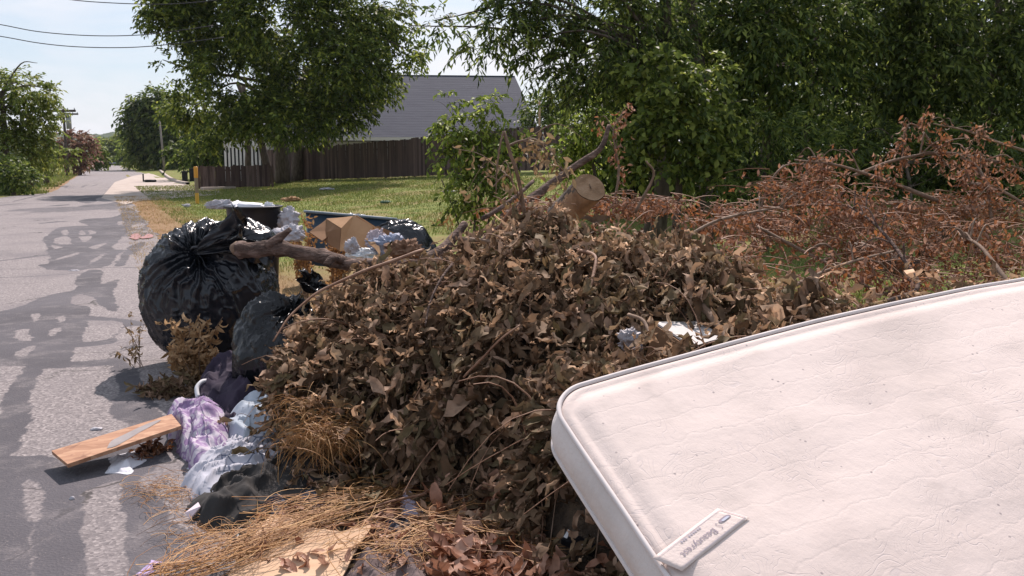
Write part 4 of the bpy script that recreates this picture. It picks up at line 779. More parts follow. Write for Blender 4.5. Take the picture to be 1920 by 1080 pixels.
m.add(*[np.vstack([ck+nrm*.011+d1*s_*.006+d2*q_*.022 for q_ in (-1, 1) for s_ in (-.2*q_-.4, .6)]), [(0, 1, 3, 2)]]); m.build('crack', mk('wood_crack', [(.05, .03, .02)], 3, .9), lg)
stick('dark branch trunk leaning up to the right behind the cut log', [at(945, 410, 7.6), at(1000, 370, 7.8), at(1070, 318, 8.0), at(1125, 280, 8.1), at(1142, 235, 8.2)], .052, .018, GREYW, 'leaning_branch', rough=.25, seed=21, cat='branch')
m = MB(); c0 = at(1728, 512, 7.4); addtube(m, spl([c0, c0+np.array([-.12, .35, .05]), c0+np.array([-.22, .9, .1])], 4), [.095, .1, .1], 16, rough=.15, seed=23, cmi=1); tag(m.build('short_log', [BARKL, ENDW]), 'short sawn log among the rust coloured brush at the right', 'log')
stick('rough grey trunk piece slanting up behind the short sawn log', [at(1735, 480, 7.9), at(1765, 440, 8.1), at(1800, 405, 8.4), at(1845, 385, 8.8)], .075, .05, BARKL, 'weathered_log', rough=.35, seed=24, cat='log')

# dead rust coloured brush on the right
def brush_branch(label, pts, r0, r1, seed, nl=60, leafm=None, L=.055, hang=.16, mat=TW, group=None, n2=7, start=.25):
    rr = np.random.default_rng(seed); p = spl(pts, 8); n = len(p); t = thing('dead_branch', label, 'dead branch', p[0], group)
    m = MB(); addtube(m, p, np.linspace(r0, r1, n), 7, rough=.15, seed=seed); lmb = MB(); tips = []
    for q in range(n2):
        i = int(rr.uniform(start, .97)*(n-1)); d = unit(((p[i]-p[max(0, i-1)])/np.linalg.norm(p[i]-p[max(0, i-1)])+.9*rdir(1, rr)[0]+UP*.15)[None])[0]; l = rr.uniform(.12, .36)
        s = spl([p[i], p[i]+d*l*.5+UP*.04, p[i]+d*l-UP*.08*rr.uniform(0, 2)], 4); addtube(m, s, np.linspace(r1*.9, r1*.35, len(s)), 5, caps=False); tips += list(s[2:])
    m.build('limb', mat, t)
    src = np.array(list(p[int(n*start):])+tips*2); nl = int(nl*.42); k = rr.integers(0, len(src), nl); P = src[k]; c = nl*9
    base = P[:, None]+np.array([0, 0, -1.])*np.linspace(0, hang, 9)[None, :, None]*rr.uniform(.3, 1, (nl, 1, 1))+.035*rr.normal(size=(nl, 9, 3))
    LL = L*rr.uniform(.6, 1.3, c); lmb.add(*leaves(base.reshape(-1, 3), -UP*.8+.6*rr.normal(size=(c, 3)), rdir(c, rr), LL, LL*.38, rr.normal(0, 1.2, c), .25, 3)); lmb.build('dead_leaves', leafm or DR, t, kind='stuff')
    return t
PB = lambda *a: [at(*q) for q in a]
brush_branch('long bare limb rising right to left across the upper right brush', PB((1760, 378, 8.0), (1690, 350, 8.0), (1620, 325, 8.0), (1560, 308, 8.0), (1490, 300, 8.0)), .022, .008, 401, 60)
brush_branch('arching limb curving over the middle of the right brush to the frame edge', PB((1600, 330, 8.2), (1680, 300, 8.2), (1770, 287, 8.2), (1850, 300, 8.2), (1960, 330, 8.2)), .016, .010, 402, 90)
brush_branch('tall bent limb with the highest rust leaves of the right brush', PB((1770, 310, 8.4), (1750, 275, 8.4), (1725, 242, 8.4), (1703, 234, 8.4), (1690, 270, 8.4), (1660, 290, 8.4)), .014, .005, 403, 60, n2=4)
brush_branch('thin limb with few leaves reaching in from the right frame edge', PB((1960, 295, 8.8), (1880, 270, 8.8), (1810, 245, 8.8), (1750, 232, 8.8)), .016, .006, 404, 34)
brush_branch('long straight limb running down across the middle of the right brush', PB((1420, 425, 7.2), (1500, 468, 6.9), (1580, 510, 6.7), (1640, 545, 6.5), (1700, 560, 6.4)), .013, .016, 405, 40, n2=5)
brush_branch('dark forked limb just above the mattress edge at the right', PB((1650, 570, 5.9), (1720, 540, 6.1), (1690, 480, 6.4), (1640, 420, 6.8), (1590, 385, 7.2)), .020, .008, 406, 44, mat=GREYW, n2=8)
brush_branch('pale crooked limb at the far right just above the mattress', PB((1890, 530, 6.0), (1860, 490, 6.2), (1835, 460, 6.4), (1800, 440, 6.7)), .020, .010, 407, 40)
brush_branch('low limb running level from the heap into the right brush', PB((1250, 470, 6.4), (1330, 420, 6.7), (1400, 400, 7.), (1500, 385, 7.3), (1590, 385, 7.5)), .014, .008, 408, 70)
brush_branch('limb with dense hanging rust leaves at the right frame edge', PB((1960, 420, 7.5), (1900, 370, 7.6), (1840, 345, 7.7), (1790, 350, 7.8)), .016, .007, 409, 70, n2=4)
brush_branch('limb with rust leaves nearest the green bush at the left of the right brush', PB((1420, 420, 8.2), (1440, 350, 8.3), (1480, 308, 8.4), (1560, 320, 8.4)), .014, .006, 410, 70)
brush_branch('short limb with brown leaf clusters under the arching limb', PB((1860, 420, 7.6), (1850, 350, 7.8), (1830, 310, 8.), (1800, 295, 8.1)), .014, .008, 411, 60)
brush_branch('limb with reddish leaves low behind the plywood sheet', PB((1450, 560, 5.6), (1520, 520, 5.9), (1600, 490, 6.2), (1680, 470, 6.5)), .013, .008, 412, 60)
brush_branch('bleached limb with drooping tan leaves arching right from the upright stem', PB((950, 275, 5.02), (975, 265, 5.05), (1005, 262, 5.05), (1030, 290, 5.05), (1055, 320, 5.1)), .008, .004, 413, 30, DT, .055, .1, n2=3)
brush_branch('bleached spray of tan leaves low on the upright stem', PB((985, 400, 5.08), (960, 340, 5.08), (945, 330, 5.05), (925, 350, 5.05)), .006, .004, 414, 26, DT, .05, .1, n2=4)
brush_branch('twiggy dead branch with reddish leaves standing right behind the cut log', PB((1150, 390, 8.3), (1160, 320, 8.4), (1150, 250, 8.5), (1165, 215, 8.6)), .014, .005, 415, 40)
# the tangled mass behind them: uncountable small dead leaves and twigs
rr = np.random.default_rng(450); lmb = MB(); tmb = MB(); P = []
for (px, py, rx, ry, Y, n) in [(1500, 350, 100, 40, 8.2, 330), (1600, 400, 160, 60, 7.8, 520), (1450, 420, 150, 45, 7.4, 330), (1800, 400, 150, 48, 8.0, 560), (1700, 450, 170, 55, 7.2, 420), (1880, 460, 80, 60, 7.0, 300), (1350, 400, 100, 30, 7.8, 240), (1560, 500, 120, 50, 6.5, 110), (1150, 380, 90, 22, 8.2, 260), (1000, 385, 80, 30, 7.4, 200), (1240, 380, 60, 20, 7.8, 160), (1780, 520, 120, 30, 6.4, 160), (1350, 480, 90, 50, 6.2, 170), (1880, 385, 60, 30, 8.0, 110), (1340, 560, 60, 30, 5.0, 90)]:
    c = at(px, py, Y); k = Y/FPX; n = int(n*.31); d = rdir(n, rr)*(rr.uniform(0, 1, n)**.6)[:, None]; P.append(c+d*np.array([rx*k, .55, ry*k]))
P = np.concatenate(P); g = terr(P[:, 0], P[:, 1]); P[:, 2] = np.maximum(P[:, 2], g+.05); P = P[~hits_mattress(P, .2)]; n = len(P)
D = rdir(n, rr)*np.array([1, .8, .35]); l = rr.uniform(.15, .5, n); s = np.linspace(0, 1, 5); tp = P[:, None]+D[:, None]*(s*l[:, None])[..., None]-UP*(.2*l[:, None]*s**2)[..., None]
tmb.add(*strands(tp, np.linspace(.0052, .002, 5))); k = 7; s = rr.uniform(.1, 1, (n, k)); pos = P[:, None]+D[:, None]*(s*l[:, None])[..., None]-UP*(.2*l[:, None]*s**2+.03*rr.uniform(0, 2, (n, k)))[..., None]
c = n*k; LL = rr.uniform(.03, .07, c); q = pos.reshape(-1, 3); ok = ~hits_mattress(q, .1)
lmb.add(*leaves(q[ok], (-UP*.7+.6*rr.normal(size=(c, 3)))[ok], rdir(c, rr)[ok], LL[ok], LL[ok]*.4, rr.normal(0, 1.2, c)[ok], .25, 3))
tg = thing('brush_tangle', 'mass of rust brown dead leaves and twigs spread over the ground at the right', 'dead brush', (2.8, 7.4, 0.05))
lmb.build('dead_leaves', DR, tg, kind='stuff'); tmb.build('twigs', TWR, tg, kind='stuff')
# ================================================================== RUBBISH BAGS, BIN, TUB, BOX
def plastic(name, col, rough, bs=9., st=.4, spec=.5, tr_=0.):
    m, nt, b, vec = base_mat(name); b.inputs['Base Color'].default_value = (*col, 1); b.inputs['Roughness'].default_value = rough; b.inputs['Specular IOR Level'].default_value = spec
    n1 = nz(nt, vec, bs, 5, .6, .6); v = nt.nodes.new('ShaderNodeTexVoronoi'); v.inputs['Scale'].default_value = bs*1.7
    ad = nt.nodes.new('ShaderNodeVectorMath'); nt.links.new(vec, ad.inputs[0]); nn = nt.nodes.new('ShaderNodeTexNoise'); nn.inputs['Scale'].default_value = 6; nt.links.new(vec, nn.inputs['Vector'])
    sc = nt.nodes.new('ShaderNodeVectorMath'); sc.operation = 'SCALE'; sc.inputs[3].default_value = .25; nt.links.new(nn.outputs['Color'], sc.inputs[0]); nt.links.new(sc.outputs[0], ad.inputs[1]); nt.links.new(ad.outputs[0], v.inputs['Vector'])
    setbump(nt, b, mixc(nt, v.outputs['Distance'], n1, .55), st, .05); return m
BAGM = plastic('black_bag_plastic', (.012, .014, .019), .22, 6., .12, .42)
BAGS = plastic('black_bag_matte', (.008, .009, .011), .22, 7, .14, .32)
WPL = plastic('white_plastic', (.40, .39, .42), .7, 14, .22, .15)
def ridge(v): return 1-np.abs(np.sin(np.pi*v))
def bag_body(c, R3, pole, seed, nu=320, nv=180, pleat=.05, kp=13, zmin=.0, dent=.06, pinch=.16):
    """a stuffed bag: ellipsoid with pleats running to the tie at the pole, flat where it stands"""
    pole = unit(np.asarray(pole, float)[None])[0]; u1 = unit(np.cross(pole, [1, .2, .1])[None])[0]; u2 = np.cross(pole, u1)
    ph = np.arange(nu)*2*np.pi/nu; th = np.linspace(.02, np.pi, nv)**1.0; T, Ph = np.meshgrid(th, ph, indexing='ij')
    d = np.cos(T)[..., None]*pole+np.sin(T)[..., None]*(np.cos(Ph)[..., None]*u1+np.sin(Ph)[..., None]*u2)
    w = 1.6*fbm(np.cos(Ph)*1.6, np.sin(Ph)*1.6, T*1.3, seed, 3)
    pl = ridge(Ph/(2*np.pi)*kp+w)**1.5-.5+.5*(ridge(Ph/(2*np.pi)*kp*2.0+2*w+.3*T)-.5)
    fade = np.exp(-np.maximum(T-.18, 0)/.62)*sstep(0, .16, T)
    rr_ = 1-pinch*np.exp(-(T/.30)**2)+pleat*2*pl*fade+dent*fbm(d[..., 0]*1.6, d[..., 1]*1.6, d[..., 2]*1.6, seed+5, 3)
    cr_ = ridge(2.3*fbm(d[..., 0]*2.2, d[..., 1]*2.2, d[..., 2]*2.2, seed+9, 3))**3*.022*sstep(2.6, .8, T)+ridge(2.6*fbm(d[..., 0]*2.6+1.1*d[..., 2], d[..., 1]*2.6, d[..., 2]*1.5, seed+13, 3))**7*.030*sstep(2.9, 1., T)+ridge(3.2*fbm(d[..., 0]*4.6, d[..., 1]*4.6, d[..., 2]*3., seed+17, 2))**8*.012
    P = np.asarray(c)+d*(rr_+cr_)[..., None]*np.asarray(R3)
    low = np.maximum(0, zmin+.10-P[..., 2]); P[..., 2] = np.maximum(P[..., 2], zmin+.004+.02*np.abs(vn(P[..., 0]*9, P[..., 1]*9, 0, seed)))
    i, j = np.meshgrid(np.arange(nv-1), np.arange(nu), indexing='ij'); F = np.stack([i*nu+j, (i+1)*nu+j, (i+1)*nu+(j+1) % nu, i*nu+(j+1) % nu], -1).reshape(-1, 4)
    return P.reshape(-1, 3), F, np.asarray(c)+pole*np.asarray(R3)*(1-pinch)
def gathered(tie, dr, ln, wd, seed, nu=150, nv=36, kp=9):
    dr = unit(np.asarray(dr, float)[None])[0]; u1 = unit(np.cross(dr, [.1, .3, 1])[None])[0]; u2 = np.cross(dr, u1); s = np.linspace(0, 1, nv); ph = np.arange(nu)*2*np.pi/nu; S_, Ph = np.meshgrid(s, ph, indexing='ij')
    rad = .028+wd*S_**.7*(.55+.75*ridge(Ph/(2*np.pi)*kp+.9*fbm(np.cos(Ph)*2, np.sin(Ph)*2, S_*1.5, seed, 3)))*(1+.35*fbm(np.cos(Ph), np.sin(Ph), 3, seed+1, 2))
    L_ = ln*(1+.45*fbm(np.cos(Ph)*1.5, np.sin(Ph)*1.5, 7, seed+2, 2)); ax_ = L_*(S_-.38*S_**3)
    P = np.asarray(tie)+ax_[..., None]*dr+rad[..., None]*(np.cos(Ph)[..., None]*u1*1.25+np.sin(Ph)[..., None]*u2*.75)
    P = P+.022*np.stack([fbm(P[..., 0]*9, P[..., 1]*9, P[..., 2]*9, seed+k, 3) for k in (4, 7, 9)], -1)*S_[..., None]
    i, j = np.meshgrid(np.arange(nv-1), np.arange(nu), indexing='ij'); F = np.stack([i*nu+j, (i+1)*nu+j, (i+1)*nu+(j+1) % nu, i*nu+(j+1) % nu], -1).reshape(-1, 4)
    return P.reshape(-1, 3), F
c = at(394, 556, 6.4); bg_ = thing('trash_bag', 'largest bulging black trash bag, tied at the top, standing at the road edge', 'trash bag', (c[0], c[1], 0))
V, F, tie = bag_body((c[0], c[1], .50), (.475, .44, .52), (.0, -.68, .73), 500, pleat=.075, kp=13, dent=.07); MB().add(V, F).build('body', BAGM, bg_)
V, F = gathered(tie-np.array([0, -.01, 0]), (.90, .10, .22), .62, .22, 510, kp=6); MB().add(V, F).build('gathered_top', BAGM, bg_)
V, F, _t = bag_body(at(462, 452, 6.55), (.215, .20, .155), (-.75, -.5, .3), 511, 200, 110, pleat=.09, kp=8, zmin=.5, dent=.25); MB().add(V, F).build('upper_fold', BAGM, bg_)
m = MB(); a = np.linspace(0, 2*np.pi, 17); addtube(m, tie+np.array([.01, .0, .02])+.036*np.column_stack([np.cos(a), .6*np.sin(a), -.7*np.sin(a)]), .012, 6, caps=False); m.build('tie', BAGM, bg_)
c = at(528, 610, 5.25); b2 = thing('trash_bag', 'smaller black trash bag wedged between the largest bag and the leaf heap', 'trash bag', (c[0], c[1], 0))
V, F, tie = bag_body((c[0], c[1], .30), (.29, .27, .37), (.35, -.25, .9), 520, pleat=.07, kp=8, dent=.18); MB().add(V, F).build('body', BAGS, b2)
V, F = gathered(at(575, 545, 5.25), (.55, -.1, .55), .13, .075, 530, 90, 24, 6); MB().add(V, F).build('gathered_top', BAGS, b2)
c = at(750, 425, 10.0); b3 = thing('trash_bag', 'slumped black trash bag lying behind the blue tub and cardboard box', 'trash bag', (c[0], c[1], .0))
V, F, tie = bag_body((c[0], c[1], .36), (.40, .36, .44), (-.75, .1, .55), 540, pleat=.06, kp=11, dent=.16); MB().add(V, F).build('body', BAGM, b3)
V, F = gathered(tie, (-.8, -.1, .4), .2, .09, 545, 80, 22, 6); MB().add(V, F).build('gathered_top', BAGM, b3)
# dark cylinder bin with white foam
BIN = mk('black_bin_plastic', [(.012, .012, .017), (.022, .022, .028)], 6, .42, .15, 25); FOAM = mk('white_foam', [(.62, .62, .66), (.74, .74, .76)], 9, .8, .2, 50)
ty = 10.2; cx = at(475, 380, ty)[0]; zt = at(475, 386, ty)[2]; bin_ = thing('trash_can', 'round black trash can overfilled with white foam behind the largest trash bag', 'trash can', (cx, ty, 0))
prof = [(.235, .0), (.24, .01), (.285, zt-.11), (.292, zt-.10), (.292, zt-.02), (.318, zt-.018), (.322, zt), (.302, zt+.004), (.282, zt-.03), (.232, .03)]
a = np.arange(48)*2*np.pi/48; V = np.array([[cx+r_*math.cos(q), ty+r_*math.sin(q), z] for r_, z in prof for q in a]); np_ = len(prof); i, j = np.meshgrid(np.arange(np_-1), np.arange(48), indexing='ij')
F = np.stack([i*48+j, i*48+(j+1) % 48, (i+1)*48+(j+1) % 48, (i+1)*48+j], -1).reshape(-1, 4); MB().add(V, F).build('barrel', BIN, bin_)
def chunk(name, label, cat, c, s, rot, mat, seed, n=.012, grp=None):
    V, F = box((0, 0, 0), s); bm = bmesh.new(); vs = [bm.verts.new(v) for v in V]; [bm.faces.new([vs[i] for i in f]) for f in F]
    bmesh.ops.bevel(bm, geom=bm.edges[:], offset=min(s)*.18, segments=2, affect='EDGES'); bmesh.ops.subdivide_edges(bm, edges=bm.edges[:], cuts=2, use_grid_fill=True); bmesh.ops.triangulate(bm, faces=bm.faces[:])
    V = np.array([v.co[:] for v in bm.verts]); T = np.array([[v.index for v in f.verts] for f in bm.faces]) if not bm.verts.index_update() else 0; bm.free()
    V = V+n*np.stack([fbm(V[:, 0]*11, V[:, 1]*11, V[:, 2]*11, seed+k, 3) for k in range(3)], 1)*2
    return tag(MB().add(V@np.array(Euler(rot).to_matrix()).T+np.asarray(c), T).build(name, mat), label, cat, grp)
chunk('foam_block', 'widest white foam block across the middle of the trash can', 'foam block', (cx-.02, ty-.06, zt-.025), (.30, .2, .12), (.1, .05, .1), FOAM, 601)
chunk('foam_block', 'white foam block at the left side of the trash can', 'foam block', (cx-.19, ty-.02, zt-.01), (.15, .16, .10), (.2, -.3, .5), FOAM, 602)
chunk('foam_block', 'small white foam block at the right side of the trash can', 'foam block', (cx+.20, ty-.08, zt-.015), (.10, .12, .12), (-.2, .2, .2), FOAM, 603)
def crumple(name, label, cat, c, R3, mat, seed, amp=.35, nu=70, nv=40, f=2.2, rot=0.):
    ph = np.arange(nu)*2*np.pi/nu; th = np.linspace(.03, np.pi, nv); T, Ph = np.meshgrid(th, ph, indexing='ij'); d = np.stack([np.sin(T)*np.cos(Ph), np.sin(T)*np.sin(Ph), np.cos(T)], -1)
    w = fbm(d[..., 0]*f, d[..., 1]*f, d[..., 2]*f, seed, 3); rr_ = 1+amp*w+amp*.55*(ridge(2.2*fbm(d[..., 0]*f*.9, d[..., 1]*f*.9, d[..., 2]*f*.9, seed+3, 3))**2-.4)
    P = np.asarray(c)+(d*rr_[..., None]*np.asarray(R3))@rz(rot).T; z0 = c[2]-R3[2]*.75; P[..., 2] = np.maximum(P[..., 2], z0+.006*vn(P[..., 0]*20, P[..., 1]*20, 0, seed))
    i, j = np.meshgrid(np.arange(nv-1), np.arange(nu), indexing='ij'); F = np.stack([i*nu+j, (i+1)*nu+j, (i+1)*nu+(j+1) % nu, i*nu+(j+1) % nu], -1).reshape(-1, 4)
    return tag(MB().add(P.reshape(-1, 3), F).build(name, mat), label, cat)
crumple('plastic_sheet', 'crumpled pale plastic hanging out over the left rim of the trash can', 'plastic sheet', (cx-.36, ty-.05, zt+.01), (.14, .07, .055), WPL, 611, .5, rot=.2)
c = gt(541, 441); crumple('white_bag', 'crumpled white bag on the grass just right of the trash can', 'plastic bag', at(541, 412, 10.2), (.12, .1, .13), WPL, 612, .4)
crumple('white_bag', 'pale crumpled bag between the trash can and the broken branch stub', 'plastic bag', at(540, 440, 8.9), (.17, .12, .09), WPL, 613, .5)
crumple('white_bag', 'white plastic bag with green print in front of the cardboard box', 'plastic bag', (*at(690, 478, 8.3)[:2], at(690, 478, 8.3)[2]), (.19, .1, .06), mk('white_green_print', [(.60, .62, .64), (.66, .68, .70), (.64, .66, .68), (.08, .30, .22)], 9, .4, .3, 30), 614, .45)
crumple('white_bag', 'small upright tuft of clear plastic in front of the cardboard box', 'plastic bag', at(660, 463, 8.25), (.055, .05, .075), WPL, 615, .5)
crumple('white_bag', 'bluish crumpled plastic at the right of the cardboard box', 'plastic bag', at(732, 462, 8.2), (.17, .12, .10), plastic('blue_grey_plastic', (.24, .27, .36), .6, 12, .3, .2), 616, .6)
crumple('white_bag', 'grey pink crumpled plastic against the right side of the cardboard box', 'plastic bag', at(706, 450, 8.6), (.09, .09, .10), plastic('pinkish_plastic', (.36, .31, .34), .6, 12, .3, .2), 617, .5)
crumple('paper_scrap', 'brown crumpled paper at the left end of the leaf heap crest', 'paper', at(760, 470, 6.4), (.12, .1, .07), mk('brown_paper', [(.16, .09, .055), (.24, .14, .09)], 8, .9), 618, .6)
# blue tub
TUB = mk('blue_tub', [(.028, .05, .075), (.04, .065, .095)], 5, .45, .1, 30); TUBR = mk('grey_tub_rim', [(.14, .18, .21), (.18, .22, .25)], 5, .5)
c = at(648, 418, 10.9); A_ = rz(.22)@np.array(Euler((-.05, .10, 0)).to_matrix()); t = thing('storage_tub', 'tilted open dark blue plastic tub with a pale rim beside the cardboard box', 'storage tub', (c[0], c[1], .05))
def tubring(w, d, z, n=40, p=5.):
    a = np.arange(n)*2*np.pi/n; cc, ss = np.cos(a), np.sin(a); k = (np.abs(cc)**p+np.abs(ss)**p)**(-1/p); return np.column_stack([cc*k*w/2, ss*k*d/2, 0*a+z])
rings = [tubring(.90, .46, 0), tubring(.92, .48, .01), tubring(1.06, .58, .62), tubring(1.04, .56, .615), tubring(.90, .46, .02)]
V = np.concatenate(rings)@A_.T+np.array([c[0], c[1], .17]); i, j = np.meshgrid(np.arange(4), np.arange(40), indexing='ij'); F = np.stack([i*40+j, i*40+(j+1) % 40, (i+1)*40+(j+1) % 40, (i+1)*40+j], -1).reshape(-1, 4)
m = MB(); m.add(V, F); cc_ = np.array([[c[0], c[1], .17]])+(np.array([[0, 0, .02]])@A_.T); m.add(np.vstack([V[160:200], cc_]), [(q, (q+1) % 40, 40) for q in range(40)]); m.build('shell', TUB, t)
m = MB(); addtube(m, np.vstack([tubring(1.08, .60, .625), tubring(1.08, .60, .625)[:1]])@A_.T+np.array([c[0], c[1], .17]), .018, 6, caps=False); m.build('rim', TUBR, t)
crumple('white_bag', 'clear plastic bundle lying inside the blue tub', 'plastic bag', np.array([c[0]+.05, c[1]+.05, .72]), (.22, .12, .09), plastic('clearish_plastic', (.22, .26, .34), .25, 12, .6), 619, .5)
# cardboard box, open flaps toward the left
KR = mk('kraft_card', [(.30, .17, .085), (.38, .22, .115), (.42, .25, .135)], 3.5, .85, .15, 20); KR_SHADE = mk('kraft_shaded', [(.16, .085, .045), (.22, .12, .06)], 4, .9)  # second kraft is a darkened copy, painting shade on inner and side panels
def plate(P, th, mat, name, parent=None, sub=1, warp=.0, seed=0):
    """a sheet of board from a polygon of 3D points"""
    P = np.asarray(P, float); n = len(P); nr = sum((np.cross(P[i]-P[0], P[i+1]-P[0]) for i in range(1, n-1)), np.zeros(3)); nr = nr/np.linalg.norm(nr)
    bm = bmesh.new(); vs = [bm.verts.new(p) for p in P]; bm.faces.new(vs)
    if sub: bmesh.ops.triangulate(bm, faces=bm.faces[:]); bmesh.ops.subdivide_edges(bm, edges=bm.edges[:], cuts=sub, use_grid_fill=True)
    bmesh.ops.triangulate(bm, faces=bm.faces[:]); bm.verts.index_update(); V = np.array([v.co[:] for v in bm.verts]); T = np.array([[v.index for v in f.verts] for f in bm.faces])
    be = [(e.verts[0].index, e.verts[1].index) for e in bm.edges if e.is_boundary]; bm.free()
    if warp: V = V+nr*(warp*fbm(V[:, 0]*3, V[:, 1]*3, V[:, 2]*3, seed, 3))[:, None]
    k = len(V); m = MB(); m.add(np.concatenate([V+nr*th/2, V-nr*th/2]), np.concatenate([T, T[:, ::-1]+k, np.array([[a, b, b+k] for a, b in be]), np.array([[a, b+k, a+k] for a, b in be])]))
    return m.build(name, mat, parent, smooth=False)
cb = at(655, 470, 9.1); t = thing('cardboard_box', 'open crushed brown cardboard box in front of the blue tub', 'cardboard box', (cb[0], cb[1], 0.02))
q = lambda x, y, Y: at(x, y, Y)
top_ = [q(668, 398, 9.0), q(706, 428, 8.75), q(664, 434, 8.72), q(618, 410, 8.95)]
plate([q(664, 404, 8.9), q(700, 426, 8.7), q(690, 470, 8.6), q(636, 470, 8.7), q(640, 428, 8.8)], .008, KR, 'front_panel', t, 2, .02, 1)
plate([q(612, 410, 9.2), q(668, 404, 8.9), q(640, 428, 8.8)], .008, KR, 'left_flap', t, 2, .015, 2)
plate([q(668, 404, 8.92), q(720, 434, 9.1), q(705, 448, 9.0), q(700, 427, 8.72)], .008, KR, 'right_panel', t, 2, .015, 3)
plate([q(612, 411, 9.22), q(640, 429, 8.82), q(636, 470, 8.72), q(590, 440, 9.2)], .008, KR_SHADE, 'inner_panel', t, 2, .015, 4)
plate([q(580, 436, 9.0), q(612, 412, 9.2), q(632, 432, 9.1), q(604, 452, 8.9)], .008, KR_SHADE, 'torn_flap', t, 2, .02, 5)
plate([q(706, 424, 9.3), q(745, 440, 9.4), q(735, 455, 9.3), q(700, 446, 9.2)], .008, KR_SHADE, 'side_flap', t, 2, .02, 6)
# scraps on the lawn
crumple('cardboard_scrap', 'torn tan cardboard scrap lying on the lawn behind the trash can', 'cardboard scrap', gt(548, 378)+UP*.07, (.30, .2, .09), KR, 621, .6)
for k, (x, y, w_, lb) in enumerate(((350, 389, .13, 'white litter scrap in the grass left of the trash can'), (614, 357, .3, 'white litter scrap farthest out on the lawn'), (846, 363, .28, 'white litter scrap on the lawn beside the green sapling'), (722, 383, .16, 'small greenish scrap in the middle of the lawn'))):
    crumple('litter_scrap', lb, 'litter', gt(x, y)+UP*.06, (w_, w_*.6, .05), WPL if k != 3 else mk('green_scrap', [(.06, .12, .07)], 3, .7), 630+k, .5, 40, 24)
crumple('litter_scrap', 'tiny white scrap lying on the road by the tar patch', 'litter', gnd(139, 509)+UP*.012, (.07, .04, .012), WPL, 640, .4, 30, 16)
crumple('litter_scrap', 'small white scrap on the road just above the wooden board', 'litter', gnd(182, 809)+UP*.012, (.030, .02, .012), WPL, 641, .4, 30, 16)
crumple('litter_scrap', 'tiny pale pebble of litter on the tar below the wooden board', 'litter', gnd(136, 940)+UP*.012, (.012, .010, .010), WPL, 642, .3, 24, 14)
# ================================================================== MATTRESS
def mattress_mat():
    m, nt, b, vec = base_mat('mattress_ticking'); sx = nt.nodes.new('ShaderNodeSeparateXYZ'); nt.links.new(vec, sx.inputs[0])
    nn = nt.nodes.new('ShaderNodeTexNoise'); nn.inputs['Scale'].default_value = 7; nn.inputs['Detail'].default_value = 7; nn.inputs['Roughness'].default_value = .62; nt.links.new(vec, nn.inputs['Vector'])
    wav = mth(nt, 'ADD', sx.outputs[1], mth(nt, 'MULTIPLY', mth(nt, 'SUBTRACT', nn.outputs['Fac'], .5), .09))
    ph = mth(nt, 'FRACT', mth(nt, 'MULTIPLY', wav, 12.5)); quilt = step(nt, mth(nt, 'ABSOLUTE', mth(nt, 'SUBTRACT', ph, .5)), .0, .07)
    sw = nt.nodes.new('ShaderNodeTexNoise'); sw.inputs['Scale'].default_value = 6.5; sw.inputs['Detail'].default_value = 1.5; sw.inputs['Distortion'].default_value = 1.6; nt.links.new(vec, sw.inputs['Vector'])
    sf = mth(nt, 'FRACT', mth(nt, 'MULTIPLY', sw.outputs['Fac'], 17)); scroll = step(nt, mth(nt, 'ABSOLUTE', mth(nt, 'SUBTRACT', sf, .5)), .02, .10)
    area = step(nt, nz(nt, vec, 4.5, 3), .47, .53); scroll = mth(nt, 'MAXIMUM', scroll, area)
    fab = nz(nt, vec, 260, 2); rk = nz(nt, vec, 34, 5, .6)
    hgt = mth(nt, 'ADD', mth(nt, 'ADD', mth(nt, 'MULTIPLY', quilt, .22), mth(nt, 'MULTIPLY', scroll, .36)), mth(nt, 'ADD', mth(nt, 'MULTIPLY', fab, .25), mth(nt, 'MULTIPLY', rk, 1.3)))
    setbump(nt, b, hgt, .38, .0034)
    c = ramp(nt, [(.3, (.53, .45, .415)), (.55, (.63, .54, .50)), (.75, (.66, .57, .53))], nz(nt, vec, 2.2, 5))
    c = mixc(nt, (.47, .43, .44), c, mth(nt, 'ADD', .70, mth(nt, 'MULTIPLY', scroll, .30)))
    v = nt.nodes.new('ShaderNodeTexVoronoi'); v.inputs['Scale'].default_value = 26; nt.links.new(vec, v.inputs['Vector']); dens = step(nt, nz(nt, vec, 7, 3), .46, .54)
    spot = mth(nt, 'MULTIPLY', step(nt, v.outputs['Distance'], .11, .05), dens); c = mixc(nt, c, (.22, .19, .20), mth(nt, 'MULTIPLY', spot, .75))
    st = step(nt, nz(nt, vec, 5.5, 4), .60, .76); c = mixc(nt, c, (.44, .38, .355), mth(nt, 'MULTIPLY', st, .55)); st2 = step(nt, nz(nt, vec, 1.4, 6, .65), .52, .70); c = mixc(nt, c, (.50, .435, .40), mth(nt, 'MULTIPLY', st2, .45))
    nt.links.new(c, b.inputs['Base Color']); b.inputs['Roughness'].default_value = .9; b.inputs['Specular IOR Level'].default_value = .15; return m
MAT_T = mattress_mat(); MAT_B = mk('mattress_border', [(.50, .46, .44), (.60, .555, .535), (.66, .61, .59)], 4, .9, .3, 90, stretch=(1, 1, 1))
PIPE = mk('mattress_piping', [(.54, .50, .49), (.62, .57, .555)], 12, .8)
mt = bpy.data.objects.new('mattress', None); COL.objects.link(mt); RY = np.cross(MN, E1); sgn = 1 if RY@E2 > 0 else -1
mt.matrix_world = Matrix(((E1[0], RY[0], MN[0], mC[0]), (E1[1], RY[1], MN[1], mC[1]), (E1[2], RY[2], MN[2], mC[2]), (0, 0, 0, 1)))
WL[mt.name] = np.zeros(3); tag(mt, 'stained white quilted mattress slumped against the leaf heap', 'mattress')
